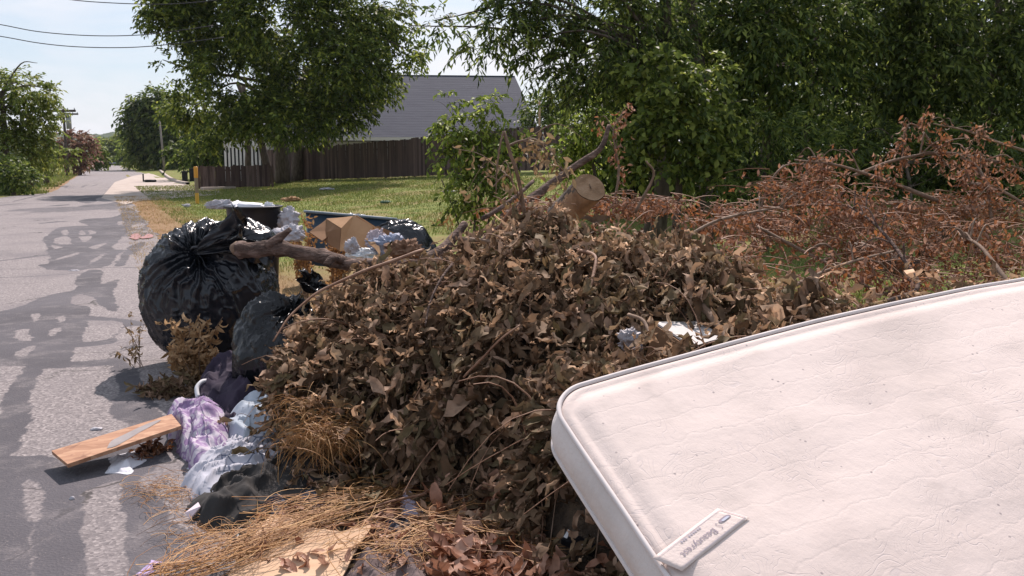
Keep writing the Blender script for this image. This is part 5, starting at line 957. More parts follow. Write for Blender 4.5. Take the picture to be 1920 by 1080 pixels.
def mp_(a, b, z=0.):
    a = np.asarray(a, float); b = np.asarray(b, float)
    dz = -.20*np.maximum(b-.55, 0)**2+.034*np.sin(np.clip(a/1.9, 0, 1)*np.pi)*np.exp(-np.maximum(b, 0)/.35)+.007*fbm(a*2.2, b*2.2, 0, 71, 2)
    return np.stack([a+SHEAR*b, sgn*b, z+dz], -1)
def outline(inset, rc=.10, n=26):
    r_ = max(rc-inset, .02); pts = []
    for cx_, cy_, a0 in ((ML-inset-r_, MW-inset-r_, 0), (inset+r_, MW-inset-r_, 90), (inset+r_, inset+r_, 180), (ML-inset-r_, inset+r_, 270)):
        a = np.radians(a0+np.linspace(0, 90, n)); pts.append(np.column_stack([cx_+r_*np.cos(a), cy_+r_*np.sin(a)]))
    P = np.concatenate(pts); P = np.vstack([P, P[:1]]); out = []
    for p, q in zip(P[:-1], P[1:]):
        k = max(1, int(np.linalg.norm(q-p)/.03)); out += [p+(q-p)*f/k for f in range(k)]
    return np.array(out)
o0 = outline(0); n = len(o0); cen = np.array([ML/2, MW/2]); insd = np.minimum(np.minimum(o0[:, 0], ML-o0[:, 0]), np.minimum(o0[:, 1], MW-o0[:, 1]))
def ringpts(d):      # inset ring by moving inward from the outline
    nb = np.roll(o0, -1, 0)-np.roll(o0, 1, 0); nb = unit(nb); nin = np.stack([-nb[:, 1], nb[:, 0]], 1); nin = nin*np.sign(np.sum(nin*(cen-o0), 1))[:, None]; return o0+nin*d
rows = [mp_(*ringpts(d).T, z) for d, z in ((.004, -.004), (.012, .004), (.022, .006), (.030, .004), (.036, .004), (.050, .010), (.07, .016))]; base = ringpts(.07)
for s in np.linspace(.985, .02, 46): p = cen+(base-cen)*s; rows.append(mp_(p[:, 0], p[:, 1], .016+.003*fbm(p[:, 0]*5, p[:, 1]*11, 0, 72, 3)*(1-s**8)))
V = np.concatenate(rows); k = len(rows); i, j = np.meshgrid(np.arange(k-1), np.arange(n), indexing='ij'); F = np.stack([i*n+j, i*n+(j+1) % n, (i+1)*n+(j+1) % n, (i+1)*n+j], -1).reshape(-1, 4)
MB().add(V, F).build('quilted_top', MAT_T, mt)
nb = unit(np.roll(o0, -1, 0)-np.roll(o0, 1, 0)); nout = np.stack([-nb[:, 1], nb[:, 0]], 1); nout = nout*np.sign(np.sum(nout*(o0-cen), 1))[:, None]
rows = []
for f in np.linspace(0, 1, 12): bul = .014*math.sin(math.pi*f)+.004*fbm(o0[:, 0]*5, o0[:, 1]*5, f*2, 75, 3)*math.sin(math.pi*f); p = o0+nout*np.asarray(bul)[..., None] if np.ndim(bul) else o0+nout*bul; rows.append(mp_(p[:, 0], p[:, 1], -.006-(MT-.006)*f))
V = np.concatenate(rows); i, j = np.meshgrid(np.arange(11), np.arange(n), indexing='ij'); F = np.stack([i*n+j, i*n+(j+1) % n, (i+1)*n+(j+1) % n, (i+1)*n+j], -1).reshape(-1, 4)
m = MB().add(V, F); bt = mp_(o0[:, 0], o0[:, 1], -MT+0*o0[:, 0]); m.add(np.vstack([bt, mp_(*cen, -MT)[None]]), [(q, (q+1) % n, n) for q in range(n)]); m.build('border', MAT_B, mt)
for z, nm in ((0., 'piping'), (-MT, 'piping')):
    m = MB(); p = o0+nout*.002; P = mp_(p[:, 0], p[:, 1], z+0*p[:, 0]); addtube(m, np.vstack([P, P[:1]]), .0062, 8, caps=False); m.build(nm, PIPE, mt)
m = MB(); p = ringpts(.033); P = mp_(p[:, 0], p[:, 1], .001+0*p[:, 0]); addtube(m, np.vstack([P, P[:1]]), .0014, 5, caps=False); m.build('seam_thread', PIPE, mt)
# care tag sewn into the seam, its writing upside down to the viewer
def mray(px, py):    # mattress coordinates under a pixel (top surface)
    d = ray(px, py); o = np.array([0, 0, CAMZ]); z = .02
    for _ in range(8):
        t_ = ((mC+MN*z-o)@MN)/(d@MN); a, b, _z = mloc(o+d*t_); z = float(mp_(a, b, .016)[2])
    return np.array([a, b])
TAGM = mk('tag_cloth', [(.57, .485, .45), (.62, .53, .49)], 9, .8, .2, 120); INK = mk('tag_ink', [(.28, .24, .28)], 4, .8); INKP = mk('tag_ink_pale', [(.36, .33, .38)], 4, .8)
tc_ = [mray(*q) for q in ((1229, 1042), (1345, 954), (1404, 973), (1285, 1066))]
q00, q10, q11, q01 = tc_
def tp_(u, v, z): # u along the tag from seam to free end, v across
    p = q00*(1-u)*(1-v)+q10*u*(1-v)+q11*u*v+q01*(1-u)*v; return mp_(p[0], p[1], .0172+z+.001*math.sin(u*2.6)+.0025*v*u)
U = np.linspace(-.05, 1, 15); Vv = np.linspace(0, 1, 7); G = np.array([tp_(u, v, 0.) for u in U for v in Vv]); i, j = np.meshgrid(np.arange(14), np.arange(6), indexing='ij'); F = np.stack([i*7+j, i*7+j+1, (i+1)*7+j+1, (i+1)*7+j], -1).reshape(-1, 4)
tg_ = MB().add(G, F).build('care_tag', TAGM, mt, origin=(0, 0, 0)); sm = tg_.modifiers.new('thick', 'SOLIDIFY'); sm.thickness = .0008
def tag_text(txt, u0, u1, v0, v1, mat, name, shear=.35):
    cu = bpy.data.curves.new('lettering', 'FONT'); cu.body = txt; cu.shear = shear; o = bpy.data.objects.new('lettering', cu); COL.objects.link(o)
    bpy.context.view_layer.update(); me = o.to_mesh(); X = np.array([v.co[:] for v in me.vertices]); T = [list(p.vertices) for p in me.polygons]; o.to_mesh_clear(); bpy.data.objects.remove(o); bpy.data.curves.remove(cu)
    T = [t for p in T for t in ([p[0], p[a], p[a+1]] for a in range(1, len(p)-1))]
    x = (X[:, 0]-X[:, 0].min())/(X[:, 0].max()-X[:, 0].min()); y = (X[:, 1]-X[:, 1].min())/(X[:, 1].max()-X[:, 1].min())
    V = np.array([tp_(u0+(u1-u0)*a, v0+(v1-v0)*b, .0012) for a, b in zip(x, y)]); return MB().add(V, np.array(T)).build(name, mat, tg_, smooth=False, origin=(0, 0, 0))
tag_text('Beautyrest', .66, .13, .40, .74, INK, 'lettering')
tag_text('S', .745, .705, .42, .72, INK, 'flourish', .6)
def tstrip(pts, mat, name, dz=.0012):
    V = np.array([tp_(u, v, dz) for u, v in pts]); T = tessellate_polygon([[Vector((u, v, 0)) for u, v in pts]]); return MB().add(V, np.array(T)).build(name, mat, tg_, smooth=False)
a = np.linspace(0, 2*np.pi, 28, endpoint=False); cap = lambda uc, vc, ru, rv, p=3.: [(uc+ru*np.sign(np.cos(q))*abs(np.cos(q))**(2/p), vc+rv*np.sign(np.sin(q))*abs(np.sin(q))**(2/p)) for q in a]
tstrip(cap(.86, .48, .085, .085), INK, 'emblem'); tstrip(cap(.86, .50, .055, .045), mk('emblem_pale', [(.42, .44, .52)], 3, .7), 'emblem_inset', .0018)
for k, u in enumerate((.30, .335, .365, .42, .455, .49, .52, .555, .585)): tstrip([(u, .155), (u+.02, .155), (u+.02, .235), (u, .235)], INKP, 'small_print')
for v in (.10, .90): tstrip([(.0, v), (.98, v), (.98, v+.018), (.0, v+.018)], INKP, 'border_line')
tstrip([(.975, .10), (.985, .10), (.985, .918), (.975, .918)], INKP, 'border_line')

# ================================================================== CLOTHES
def cloth(name, label, cat, poly, mat, h, seed, z0=.0, ff=9., dirn=0., fa=.03, nu=130, nv=34, thick=.006, tilt=(0, 0), pw=2.2, heapfit=False, parent=None, fw=1.3):
    B = np.array([gnd(x, y, z0)[:2] for x, y in poly]); B = spl(np.vstack([B, B[:1]]), 30)[:-1]; idx = np.linspace(0, len(B), nu, endpoint=False).astype(int); B = B[idx]; c = B.mean(0)
    B = B+.018*np.stack([fbm(B[:, 0]*14, B[:, 1]*14, 0, seed+1, 3), fbm(B[:, 0]*14, B[:, 1]*14, 4, seed+2, 3)], 1)*2
    s = np.linspace(1, 0.01, nv); P = c+(B-c)[None]*s[:, None, None]; x, y = P[..., 0], P[..., 1]; S_ = s[:, None]+0*x
    w = fw*fbm(x*3.4, y*3.4, 0, seed, 3); v = (x*math.cos(dirn)+y*math.sin(dirn))*ff+w; v2 = (x*math.cos(dirn+.7)+y*math.sin(dirn+.7))*ff*1.7+1.6*w
    fo = ridge(v)**1.3+.32*ridge(v2*.7)**1.5+.10*ridge(2.1*v2+1.3*fbm(x*7, y*7, 0, seed+4, 2))**2; env = np.maximum(0, 1-S_**pw)
    z = z0+h*env**.75*(.75+.5*fbm(x*4, y*4, 0, seed+5, 3))+fa*fo*np.clip((1-S_)*5, .12, 1)+.006*fbm(x*16, y*16, 0, seed+6, 3)+tilt[0]*(x-c[0])+tilt[1]*(y-c[1])
    if heapfit: z = np.maximum(z, heap(x, y)+.02+fa*.5*fo)
    z = np.maximum(z, .012)
    V = np.stack([x+.3*fa*np.sin(v*6.28)*env, y, z], -1)
    i, j = np.meshgrid(np.arange(nv-1), np.arange(nu), indexing='ij'); F = np.stack([i*nu+j, i*nu+(j+1) % nu, (i+1)*nu+(j+1) % nu, (i+1)*nu+j], -1).reshape(-1, 4)
    o = MB().add(V.reshape(-1, 3), F).build(name, mat, parent); sm = o.modifiers.new('thick', 'SOLIDIFY'); sm.thickness = thick; sm.offset = 1
    return tag(o, label, cat) if parent is None else o
def print_mat(name, bgc, cols, sc, lines=False):
    m, nt, b, vec = base_mat(name); n1 = nz(nt, vec, sc, 3, .5, 1.2)
    if lines:
        v = nt.nodes.new('ShaderNodeTexVoronoi'); v.feature = 'DISTANCE_TO_EDGE'; v.inputs['Scale'].default_value = sc; nt.links.new(vec, v.inputs['Vector']); f = mth(nt, 'MULTIPLY', step(nt, v.outputs['Distance'], .05, .02), step(nt, nz(nt, vec, sc*.35, 2), .50, .54)); c = mixc(nt, bgc, cols[0], f)
    else: c = ramp(nt, [(.40, bgc), (.47, cols[0]), (.56, cols[1]), (.60, bgc)], n1)
    nt.links.new(c, b.inputs['Base Color']); b.inputs['Roughness'].default_value = .9; b.inputs['Specular IOR Level'].default_value = .1; setbump(nt, b, nz(nt, vec, 16, 3, .5, .8), .35, .010); return m
NAVY = mk('navy_fleece', [(.022, .016, .030), (.04, .03, .05)], 8, .95, .35, 18, bdist=.01); CHAR = mk('charcoal_jersey', [(.022, .021, .021), (.05, .046, .044)], 7, .95, .4, 16, bdist=.012)
PURP = print_mat('purple_print', (.46, .42, .48), [(.31, .23, .36), (.20, .13, .25)], 11); WTEE = print_mat('white_print', (.43, .435, .49), [(.14, .16, .22)], 11, True)
PALEB = mk('pale_blue_cloth', [(.32, .37, .43), (.40, .44, .49)], 5, .95, .3, 20)
cloth('navy_hoodie', 'dark navy fleece hoodie crumpled between the leaf heap and the purple garment', 'hoodie', [(362, 775), (382, 735), (430, 712), (490, 716), (520, 755), (505, 808), (440, 838), (388, 815)], NAVY, .25, 701, .0, 4.5, .5, .055, fw=1.6)
m = MB(); addtube(m, spl([at(371, 745, 5.05), at(369, 728, 5.1), at(378, 716, 5.15), at(392, 714, 5.2)], 6), .013, 7); tag(m.build('white_trim', mk('white_trim_cloth', [(.6, .6, .62)], 6, .8)), 'curl of white trim at the left edge of the navy hoodie', 'cloth trim')
cloth('pale_garment', 'pale blue and white garment lying under the edge of the leaf heap', 'garment', [(412, 820), (470, 775), (530, 755), (545, 800), (510, 835), (445, 842)], PALEB, .19, 702, .02, 6, 1.2, .03)
cloth('purple_garment', 'purple and white patterned garment bunched over the end of the wooden board', 'garment', [(305, 800), (335, 768), (385, 772), (425, 795), (435, 845), (412, 890), (372, 900), (338, 858)], PURP, .19, 703, .0, 6, .4, .05, fw=1.5)
cloth('white_shirt', 'white shirt with dark outline print crumpled before the purple garment', 'shirt', [(338, 925), (362, 868), (425, 838), (505, 825), (535, 858), (510, 900), (450, 925), (380, 945)], WTEE, .13, 704, .0, 11, 2.3, .03, fw=1.7)
cloth('grey_shirt', 'charcoal grey shirt twisted on the ground below the white printed shirt', 'shirt', [(350, 965), (395, 925), (450, 905), (530, 878), (620, 870), (665, 910), (600, 958), (510, 980), (440, 1002), (385, 1002)], CHAR, .11, 705, .0, 6, 2.5, .05, fw=1.6)
plate([gnd(347, 962, .04), gnd(372, 942, .06), gnd(376, 950, .065), gnd(356, 974, .02)], .004, mk('pink_label', [(.62, .52, .56)], 5, .8), 'pink_label', None, 1); tag(bpy.data.objects['pink_label'], 'pale pink scrap showing at the left tip of the grey shirt', 'scrap')
SEQ = mk('speckled_fabric', [(.010, .010, .016), (.02, .02, .03), (.05, .05, .07), (.42, .42, .48)], 42, .45, .3, 60)
cloth('speckled_fabric', 'black fabric with white speckles at the upper corner of the cardboard sheet', 'fabric', [(490, 975), (500, 958), (525, 955), (545, 972), (520, 985)], SEQ, .11, 706, .0, 14, 1., .02)
cloth('speckled_fabric', 'black and white speckled fabric poking out of the pine straw above the cardboard', 'fabric', [(550, 965), (570, 948), (615, 948), (630, 968), (590, 985)], SEQ, .13, 707, .0, 14, 1., .02)
cloth('speckled_fabric', 'dark speckled fabric right of the cardboard sheet under the straw', 'fabric', [(680, 1005), (730, 985), (790, 990), (800, 1015), (740, 1030)], SEQ, .05, 708, .0, 14, .4, .02)
cloth('dusty_cloth', 'dusty brown purple cloth lying right of the cardboard sheet at the bottom', 'cloth', [(640, 1110), (670, 1050), (730, 1040), (800, 1050), (830, 1120), (740, 1150)], mk('dusty_cloth_mat', [(.10, .075, .075), (.17, .13, .125)], 9, .95, .4, 60), .06, 709, .0, 11, .5, .03)
cloth('lavender_scrap', 'pale lavender scrap of fabric in the straw at the heap foot', 'fabric', [(748, 985), (752, 958), (772, 945), (790, 965), (785, 995)], mk('lavender_cloth', [(.38, .34, .44), (.46, .42, .52)], 9, .8), .09, 710, .0, 10, 1.6, .02)
cloth('lavender_ribbon', 'thin lavender ribbon of fabric on the tar at the bottom edge', 'fabric', [(262, 1078), (280, 1064), (287, 1052), (302, 1054), (290, 1062), (286, 1074), (275, 1086)], mk('lavender_ribbon_mat', [(.38, .30, .50)], 9, .8), .012, 711, .012, 20, .3, .01, thick=.003)
cloth('white_rag', 'white paper scrap at the bottom edge among the reddish leaves', 'paper', [(880, 1095), (900, 1068), (940, 1072), (960, 1100), (920, 1120)], WPL, .05, 712, .0, 9, .3, .02)
cloth('white_paper', 'crumpled white paper in the shade under the wooden board', 'paper', [(203, 890), (210, 862), (250, 852), (268, 866), (246, 885), (240, 893)], mk('white_paper_mat', [(.55, .55, .60), (.62, .62, .66)], 9, .8), .03, 713, .0, 12, .3, .012, thick=.002)
cloth('straw_bedding', 'matted grey brown fibre lump at the bottom among straw', 'fibre lump', [(720, 1070), (760, 1030), (820, 1015), (860, 1030), (830, 1060), (760, 1085)], mk('fibre', [(.16, .12, .09), (.28, .22, .165)], 16, .95, .8, 60), .05, 714, .0, 9, .3, .02)
# board
OSB = None
m_, nt_, b_, vec_ = base_mat('strand_board'); v1 = nt_.nodes.new('ShaderNodeTexVoronoi'); v1.inputs['Scale'].default_value = 26
mp1 = nt_.nodes.new('ShaderNodeMapping'); mp1.inputs['Scale'].default_value = (.5, 1.6, 1); mp1.inputs['Rotation'].default_value = (0, 0, .9); nt_.links.new(vec_, mp1.inputs[0]); nt_.links.new(mp1.outputs[0], v1.inputs['Vector'])
c1 = ramp(nt_, [(0., (.25, .12, .065)), (.5, (.36, .19, .11)), (1., (.47, .29, .18))], v1.outputs['Color']); c1 = mixc(nt_, c1, (.20, .09, .05), step(nt_, nz(nt_, vec_, 12, 5), .55, .72))
nt_.links.new(c1, b_.inputs['Base Color']); b_.inputs['Roughness'].default_value = .8; setbump(nt_, b_, v1.outputs['Color'], .3, .004); OSB = m_
bd = [gnd(97, 845, .085), gnd(322, 776, .15), gnd(340, 798, .15), gnd(127, 870, .085)]; wb = thing('wooden_board', 'strand board plank with a grey smear jutting out over the road', 'wooden board', (*bd[3][:2], .07))
pl_ = plate([p-UP*.009 for p in bd], .018, OSB, 'plank', wb, 0)
sB_ = lambda u, v: bd[0]*(1-u)*(1-v)+bd[1]*u*(1-v)+bd[2]*u*v+bd[3]*(1-u)*v
sp = [(.34, .88), (.42, .55), (.55, .40), (.72, .22), (.84, .16), (.88, .24), (.78, .42), (.66, .58), (.52, .80), (.40, .93)]; sp = spl(np.array(sp+sp[:1]), 5)[:-1]
V = np.array([sB_(*q)+UP*.0025 for q in sp]); T = np.array(tessellate_polygon([[Vector((*q, 0)) for q in sp]])); MB().add(V, T).build('grey_smear', mk('dried_cement', [(.22, .20, .20), (.30, .27, .265)], 12, .9), wb, smooth=False)
# cardboard sheet etc.
cs_ = thing('cardboard_sheet', 'flat tan cardboard sheet half covered by pine straw at the bottom', 'cardboard sheet', gnd(560, 1040, .02)); KLT = mk('tan_card', [(.40, .26, .165), (.50, .34, .22), (.55, .38, .255)], 3, .85, .2, 20)
plate([gnd(415, 1100, .03), gnd(470, 1015, .05), gnd(508, 968, .07), gnd(548, 975, .07), gnd(560, 992, .06), gnd(640, 1000, .06), gnd(700, 985, .075), gnd(664, 1040, .05), gnd(632, 1100, .03)], .006, KLT, 'sheet', cs_, 4, .02, 3)
blk = mk('black_film', [(.008, .008, .010), (.014, .014, .017)], 9, .3, .5, 30)
cloth('black_strip', 'curved strip of shiny black plastic along the left edge of the cardboard sheet', 'plastic strip', [(418, 1034), (450, 1000), (485, 968), (505, 962), (492, 990), (462, 1022), (432, 1040)], blk, .05, 720, .0, 10, .8, .015)
crumple('litter_scrap', 'white scrap modelled as a glint at the lower tip of the black plastic strip', 'litter', gnd(424, 1036)+UP*.02, (.018, .014, .02), WPL, 721, .5, 24, 14)  # matte white lump added as the glint on the black strip
tr_ = thing('black_tray', 'black plastic tray with white stickers tucked beside the lower mattress edge', 'tray', gnd(1100, 1000, .1)); A4 = [at(1052, 1016, 2.95), at(1082, 968, 3.12), at(1140, 990, 3.02), at(1112, 1040, 2.88)]
plate(A4, .02, blk, 'panel', tr_, 0); nn4 = unit(np.cross(np.array(A4[1])-A4[0], np.array(A4[3])-A4[0])[None])[0]; nn4 = nn4 if nn4[2] > 0 else -nn4
W4 = mk('white_sticker', [(.72, .72, .74)], 4, .6); e_ = lambda u, v: (A4[0]*(1-u)*(1-v)+A4[1]*u*(1-v)+A4[2]*u*v+A4[3]*(1-u)*v)+nn4*.0125
for u0, u1 in ((.08, .50), (.55, .82)): plate([e_(u0, .03), e_(u1, .03), e_(u1, .14), e_(u0, .14)], .002, W4, 'sticker', tr_, 0)
plate([e_(.05, .62), e_(.12, .6), e_(.14, .8), e_(.07, .82)], .002, W4, 'sticker', tr_, 0)
# white box and plywood behind the mattress edge
hb = thing('white_box', 'brown cardboard box with a white top wedged behind the mattress edge', 'cardboard box', at(1290, 640, 3.7)); WTOP = mk('white_board', [(.42, .40, .39), (.50, .475, .46)], 4, .7, .1, 20)
Wp = [at(1228, 606, 3.75), at(1310, 604, 4.05), at(1358, 634, 3.72), at(1298, 652, 3.5)]; plate(Wp, .008, WTOP, 'top_panel', hb, 1, .006, 5)
plate([at(1228, 609, 3.74), at(1297, 655, 3.49), at(1290, 700, 3.5), at(1212, 672, 3.72)], .008, KR_SHADE, 'side_panel', hb, 1, .006, 6)
tag(plate([at(1400, 600, 4.25), at(1435, 576, 4.6), at(1578, 562, 4.75), at(1590, 590, 4.3), at(1480, 630, 4.05)], .012, mk('pale_plywood', [(.56, .49, .44), (.64, .57, .51)], 5, .8, .2, 30, stretch=(.3, 2, 1)), 'plywood_sheet', None, 1, .01, 7), 'pale plywood sheet lying behind the middle of the mattress edge', 'plywood')
tag(plate([at(1375, 560, 4.6), at(1398, 548, 4.7), at(1418, 590, 4.5), at(1398, 600, 4.45)], .008, KR, 'cardboard_strip', None, 2, .02, 8), 'torn brown cardboard strip standing up left of the orange needle tuft', 'cardboard')
tag(plate([at(1318, 598, 4.2), at(1350, 585, 4.4), at(1392, 604, 4.3), at(1360, 622, 4.05)], .008, KLT, 'cardboard_strip', None, 2, .02, 9), 'flat pale cardboard piece between the white box and the plywood sheet', 'cardboard')
crumple('plastic_scrap', 'crumpled grey white plastic caught in the leaf heap left of the white box', 'plastic scrap', at(1182, 640, 3.62), (.05, .05, .05), plastic('dull_plastic', (.30, .28, .30), .5, 12, .6), 730, .6, 50, 30)

# ================================================================== PINE STRAW, LITTER, DRY WEEDS
STRAW = mk('pine_straw', [(.17, .070, .020), (.28, .125, .036), (.40, .20, .065), (.52, .31, .13)], island=True, rough=.55, spec=.4)
def straw(name, label, path, n, wid, ln, z0, zr, seed, spread=.35, rad=.0015, cat='pine straw', bow=.05, k=7, cz=None, mat=None):
    r = np.random.default_rng(seed); G = spl(np.array([gnd(x, y) for x, y in path]), 12); i = r.integers(0, len(G)-1, n); t = np.gradient(G, axis=0)[i]; t = unit(t)
    side = np.stack([-t[:, 1], t[:, 0], 0*t[:, 0]], 1); p0 = G[i]+side*(r.normal(0, wid, n))[:, None]
    a = r.normal(0, spread, n); d = t*np.cos(a)[:, None]+side*np.sin(a)[:, None]; sd = np.cross(UP, d); L = ln*r.uniform(.55, 1.25, n); s = np.linspace(-.5, .5, k)
    b = bow*r.normal(size=n); P = p0[:, None]+d[:, None]*(s*L[:, None])[..., None]+sd[:, None]*((s**2-.25)[None]*4*(b*L/.25)[:, None])[..., None]
    z = z0+zr*r.uniform(0, 1, n)**1.3; tl = r.normal(0, .10, n); P[..., 2] = z[:, None]+tl[:, None]*s*L[:, None]+.25*np.abs(b)[:, None]*(1-4*s**2)
    if cz is not None: P[..., 2] += cz(P[..., 0], P[..., 1])
    P[..., 2] = np.maximum(P[..., 2], .006); m = MB(); m.add(*strands(P, rad*np.linspace(1, .5, k))); return tag(m.build(name, mat or STRAW), label, cat)
straw('pine_straw', 'long sheaf of orange pine straw swept across the cardboard sheet', [(350, 1108), (440, 1074), (530, 1036), (640, 992), (740, 952)], 260, .016, .42, .06, .05, 801, .10)
straw('pine_straw', 'loose bed of pine straw along the foot of the leaf heap', [(500, 1010), (570, 985), (660, 968), (760, 965), (850, 985)], 210, .05, .24, .02, .10, 802, .9)
straw('pine_straw', 'pine straw scattered at the bottom edge right of the cardboard', [(680, 1080), (780, 1040), (880, 1040), (980, 1070), (1060, 1085)], 380, .10, .24, .03, .11, 803, .9)
straw('pine_straw', 'thin fringe of pine straw on the dirt left of the grey shirt', [(290, 910), (330, 940), (380, 1000), (420, 1020)], 260, .08, .16, .006, .03, 804, 1.2, .0012)
def tuft(label, c, n, ln, seed, hang=.5, rad=.0015):
    r = np.random.default_rng(seed); d = rdir(n, r)*np.array([1, .8, .55])+UP*.15; L = ln*r.uniform(.5, 1.2, n); s = np.linspace(0, 1, 7); P = np.asarray(c)+.05*r.normal(size=(n, 1, 3))*np.array([1.6, 1, .7])+d[:, None]*(s*L[:, None])[..., None]-UP*(hang*L[:, None]*s**2)[..., None]+.15*L[:, None, None]*np.cross(d, rdir(n, r))[:, None]*(s**2)[None, :, None]
    P[..., 2] = np.maximum(P[..., 2], .01); m = MB(); m.add(*strands(P, rad*np.linspace(1, .5, 7))); return tag(m.build('straw_tuft', STRAW), label, 'pine straw')
tuft('bushy tuft of orange pine straw hanging on the left front of the leaf heap', at(602, 815, 3.82), 420, .19, 811, .6)
tuft('smaller tuft of orange straw just above the bushy one on the heap', at(572, 765, 3.95), 130, .13, 812, .5)
tuft('orange tuft of dry needles hanging right behind the plywood sheet', at(1432, 545, 4.7), 260, .20, 813, 1.2)
grass_field(9000, (3.2, 7.5), (3.8, 8.2), .34, .009, 206, 'brush_grass', GRASS, .0, .6, sc=.9, keep=lambda x, y: (x > 1.2) & (y > 5.6))
# dirt and leaf litter at the heap foot
xs = np.linspace(-1.5, 1.2, 110); ys = np.linspace(2.2, 4.4, 90); X, Y = np.meshgrid(xs, ys); edge = sstep(-1.25, -.75, X)*sstep(4.4, 4.0, Y)
lz = lambda x, y: .085*sstep(-.9, .1, x)*(.7+.5*fbm(x*3, y*3, 0, 91, 3))+.03*fbm(x*7, y*7, 0, 92, 3)*sstep(-.9, -.3, x)
Z = np.where(edge > 0, lz(X, Y)*edge-.012*(1-edge), -.02)
Pm = np.stack([X, Y, Z], -1); bad = hits_mattress(Pm, .0); Z = np.where(bad, -.03, Z)
i, j = np.meshgrid(np.arange(89), np.arange(109), indexing='ij'); F = np.stack([i*110+j, i*110+j+1, (i+1)*110+j+1, (i+1)*110+j], -1).reshape(-1, 4)
lt = thing('leaf_litter', 'bed of reddish fallen leaves on the ground between straw and mattress', 'leaf litter', (0, 3.3, 0)); MB().add(np.stack([X, Y, Z], -1), F).build('soil', LITTER, lt)
r = np.random.default_rng(821); n = 1500; px = r.uniform(820, 1230, n); py = 880+260*r.uniform(0, 1, n); P = np.array([gnd(a, b) for a, b in zip(px, py)]); P[:, 2] = lz(P[:, 0], P[:, 1])+r.uniform(.0, .07, n); P = P[~hits_mattress(P, .06) & (np.linalg.norm(P-at(1092, 1002, 2.95), axis=1) > .15)]; n = len(P)
L = r.uniform(.06, .125, n); m = MB(); m.add(*leaves(P, rdir(n, r)*np.array([1, 1, .45]), UP+.55*rdir(n, r), L, L*r.uniform(.36, .52, n), r.normal(.2, .9, n), r.uniform(.05, .4, n), 6, twist=r.normal(0, .4, n), crump=.12))
P = np.array([gnd(a, b) for a, b in zip(r.uniform(940, 1160, 900), r.uniform(830, 1010, 900))]); P[:, 2] = r.uniform(.02, .30, 900)*sstep(1010, 860, np.linspace(1010, 860, 900)*0+900); P = P[~hits_mattress(P, .03) & (np.linalg.norm(P-at(1092, 1002, 2.95), axis=1) > .18)]; n = len(P); L = r.uniform(.06, .125, n)
m.add(*leaves(P, rdir(n, r)*np.array([1, 1, .6])-UP*.2, UP*.6+rdir(n, r), L, L*r.uniform(.3, .5, n), r.normal(.2, 1.1, n), r.uniform(.05, .5, n), 6, twist=r.normal(0, .6, n), crump=.2))
px = np.where(r.uniform(0, 1, 420) < .75, r.uniform(690, 900, 420), r.uniform(470, 860, 420)); py = r.uniform(935, 1090, 420); P = np.array([gnd(a, b) for a, b in zip(px, py)]); P[:, 2] = .015+r.uniform(0, .05, 420); L = r.uniform(.04, .09, 420)
m.add(*leaves(P, rdir(420, r)*np.array([1, 1, .4]), UP+.6*rdir(420, r), L, L*.42, r.normal(.2, 1., 420), .25, 5, crump=.15)); m.build('reddish_leaves', DRL, lt, kind='stuff')
n = 900; px = r.uniform(200, 900, n); py = r.uniform(690, 1085, n); P = np.array([gnd(a, b) for a, b in zip(px, py)]); w_, u_ = wu(P[:, 0], P[:, 1]); ok = (w_ > .30+.25*r.uniform(0, 1, n)); P = P[ok]; n = len(P); P[:, 2] = .012+r.uniform(0, .02, n); L = r.uniform(.015, .045, n)
MB().add(*leaves(P, rdir(n, r)*np.array([1, 1, .3]), UP+.4*rdir(n, r), L, L*.5, r.normal(0, 1, n), .2, 3)).build('leaf_crumbs', DT, lt, kind='stuff')
# dry weeds
def weed(label, c, h, n, seed, mat=DT, lean=(0, 0), L=.05, k=12, spread=.45, stem=.004, hang=.6, cat='dry weed'):
    r = np.random.default_rng(seed); c = np.asarray(c, float); t = thing('dry_weed', label, cat, c); d = np.stack([r.normal(0, spread, n)+lean[0], r.normal(0, spread, n)+lean[1], np.ones(n)], 1); d = unit(d)*np.array([1, 1, 1])
    l = h*r.uniform(.45, 1.1, n); s = np.linspace(0, 1, 7); P = c+.03*r.normal(size=(n, 1, 3))*np.array([1, 1, 0])+d[:, None]*(s*l[:, None])[..., None]+np.array([1, 0, 0])*(.12*l[:, None]*s**2*r.normal(size=(n, 1)))[..., None]-UP*(.18*l[:, None]*s**3)[..., None]
    m = MB(); m.add(*strands(P, stem*np.linspace(1, .4, 7), 4)); m.build('stems', TW, t); q = n*k; a = r.uniform(.3, 1, (n, k)); idx = a*6; i0 = np.minimum(idx.astype(int), 5); f = (idx-i0)[..., None]; nn_ = np.arange(n)[:, None]
    pos = (P[nn_, i0]*(1-f)+P[nn_, i0+1]*f).reshape(-1, 3); LL = L*r.uniform(.6, 1.4, q); mm = MB(); mm.add(*leaves(pos, rdir(q, r)-UP*hang, rdir(q, r), LL, LL*.32, r.choice([-1, 1.], q)*r.uniform(.4, 3.2, q), .35, 4, twist=r.normal(0, 1, q))); mm.build('curled_leaves', mat, t); return t
weed('dry tan plant with curled leaves standing before the largest trash bag', gnd(372, 728), .52, 36, 831, mk('dry_tan_curl', [(.26, .15, .07), (.38, .235, .12), (.48, .32, .18), (.56, .40, .25)], island=True, rough=.8, spec=.1, transl=.42), (-.14, -.02), .065, 24, .15)
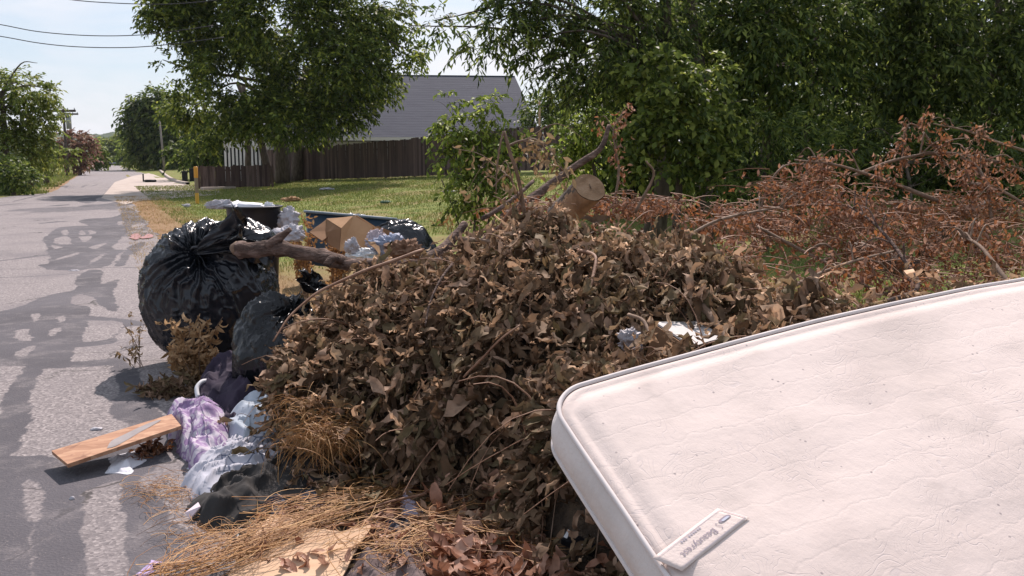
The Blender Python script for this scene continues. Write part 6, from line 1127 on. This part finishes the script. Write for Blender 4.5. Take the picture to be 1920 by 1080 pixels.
weed('brown withered plant low at the foot of the dry tan plant', gnd(318, 745), .20, 34, 832, DL, (-.1, 0), .06, 16, .7)
weed('thin dry weed at the road edge left of the largest trash bag', gnd(265, 690), .42, 7, 833, DT, (-.25, .1), .045, 8, .22, .002)
weed('sparse dry weed leaning over the road, farthest left at the road edge', gnd(255, 650), .36, 6, 834, DT, (-.2, .1), .04, 7, .25, .002)
weed('dry orange weed stalks standing left of the cardboard box', gnd(575, 560, 0), 1.0, 20, 835, mk('orange_weed_leaf', [(.26, .13, .05), (.36, .19, .075), (.44, .26, .11)], island=True, rough=.8, transl=.3), (0, 0), .07, 22, .07, .004)
weed('dry orange weeds in front of the cardboard box, above the broken branch', gnd(632, 568), .90, 20, 836, bpy.data.materials['orange_weed_leaf'], (.05, 0), .07, 20, .12, .004)
weed('dry orange stalks under the broken branch behind the smaller trash bag', gnd(610, 600), .40, 26, 837, bpy.data.materials['orange_weed_leaf'], (0, 0), .06, 14, .35, .004)
weed('low orange weeds on bare dirt right of the slumped trash bag', gnd(826, 430), .34, 14, 838, bpy.data.materials['orange_weed_leaf'], (0, 0), .06, 10, .25, .004)
weed('single taller orange weed before the green sapling', gnd(842, 440), .62, 5, 839, bpy.data.materials['orange_weed_leaf'], (-.02, 0), .07, 12, .12, .004)
weed('withered clump with reddish leaves under the wooden board', gnd(285, 850), .10, 20, 840, DR, (0, 0), .05, 8, 1.0, .003)

# ================================================================== HAZE
hv_ = bpy.data.materials.new('haze_air'); hv_.use_nodes = True; n_ = hv_.node_tree; n_.nodes.remove(n_.nodes['Principled BSDF']); pvn = n_.nodes.new('ShaderNodeVolumePrincipled')
pvn.inputs['Color'].default_value = (.80, .88, 1, 1); pvn.inputs['Density'].default_value = .00009; pvn.inputs['Anisotropy'].default_value = .3; n_.links.new(pvn.outputs[0], n_.nodes['Material Output'].inputs['Volume'])
V, F = box((100, 880, 24), (1900, 2100, 52)); hz_o = MB().add(V, F).build('haze', hv_, origin=(0, 0, 0), smooth=False, kind='stuff')
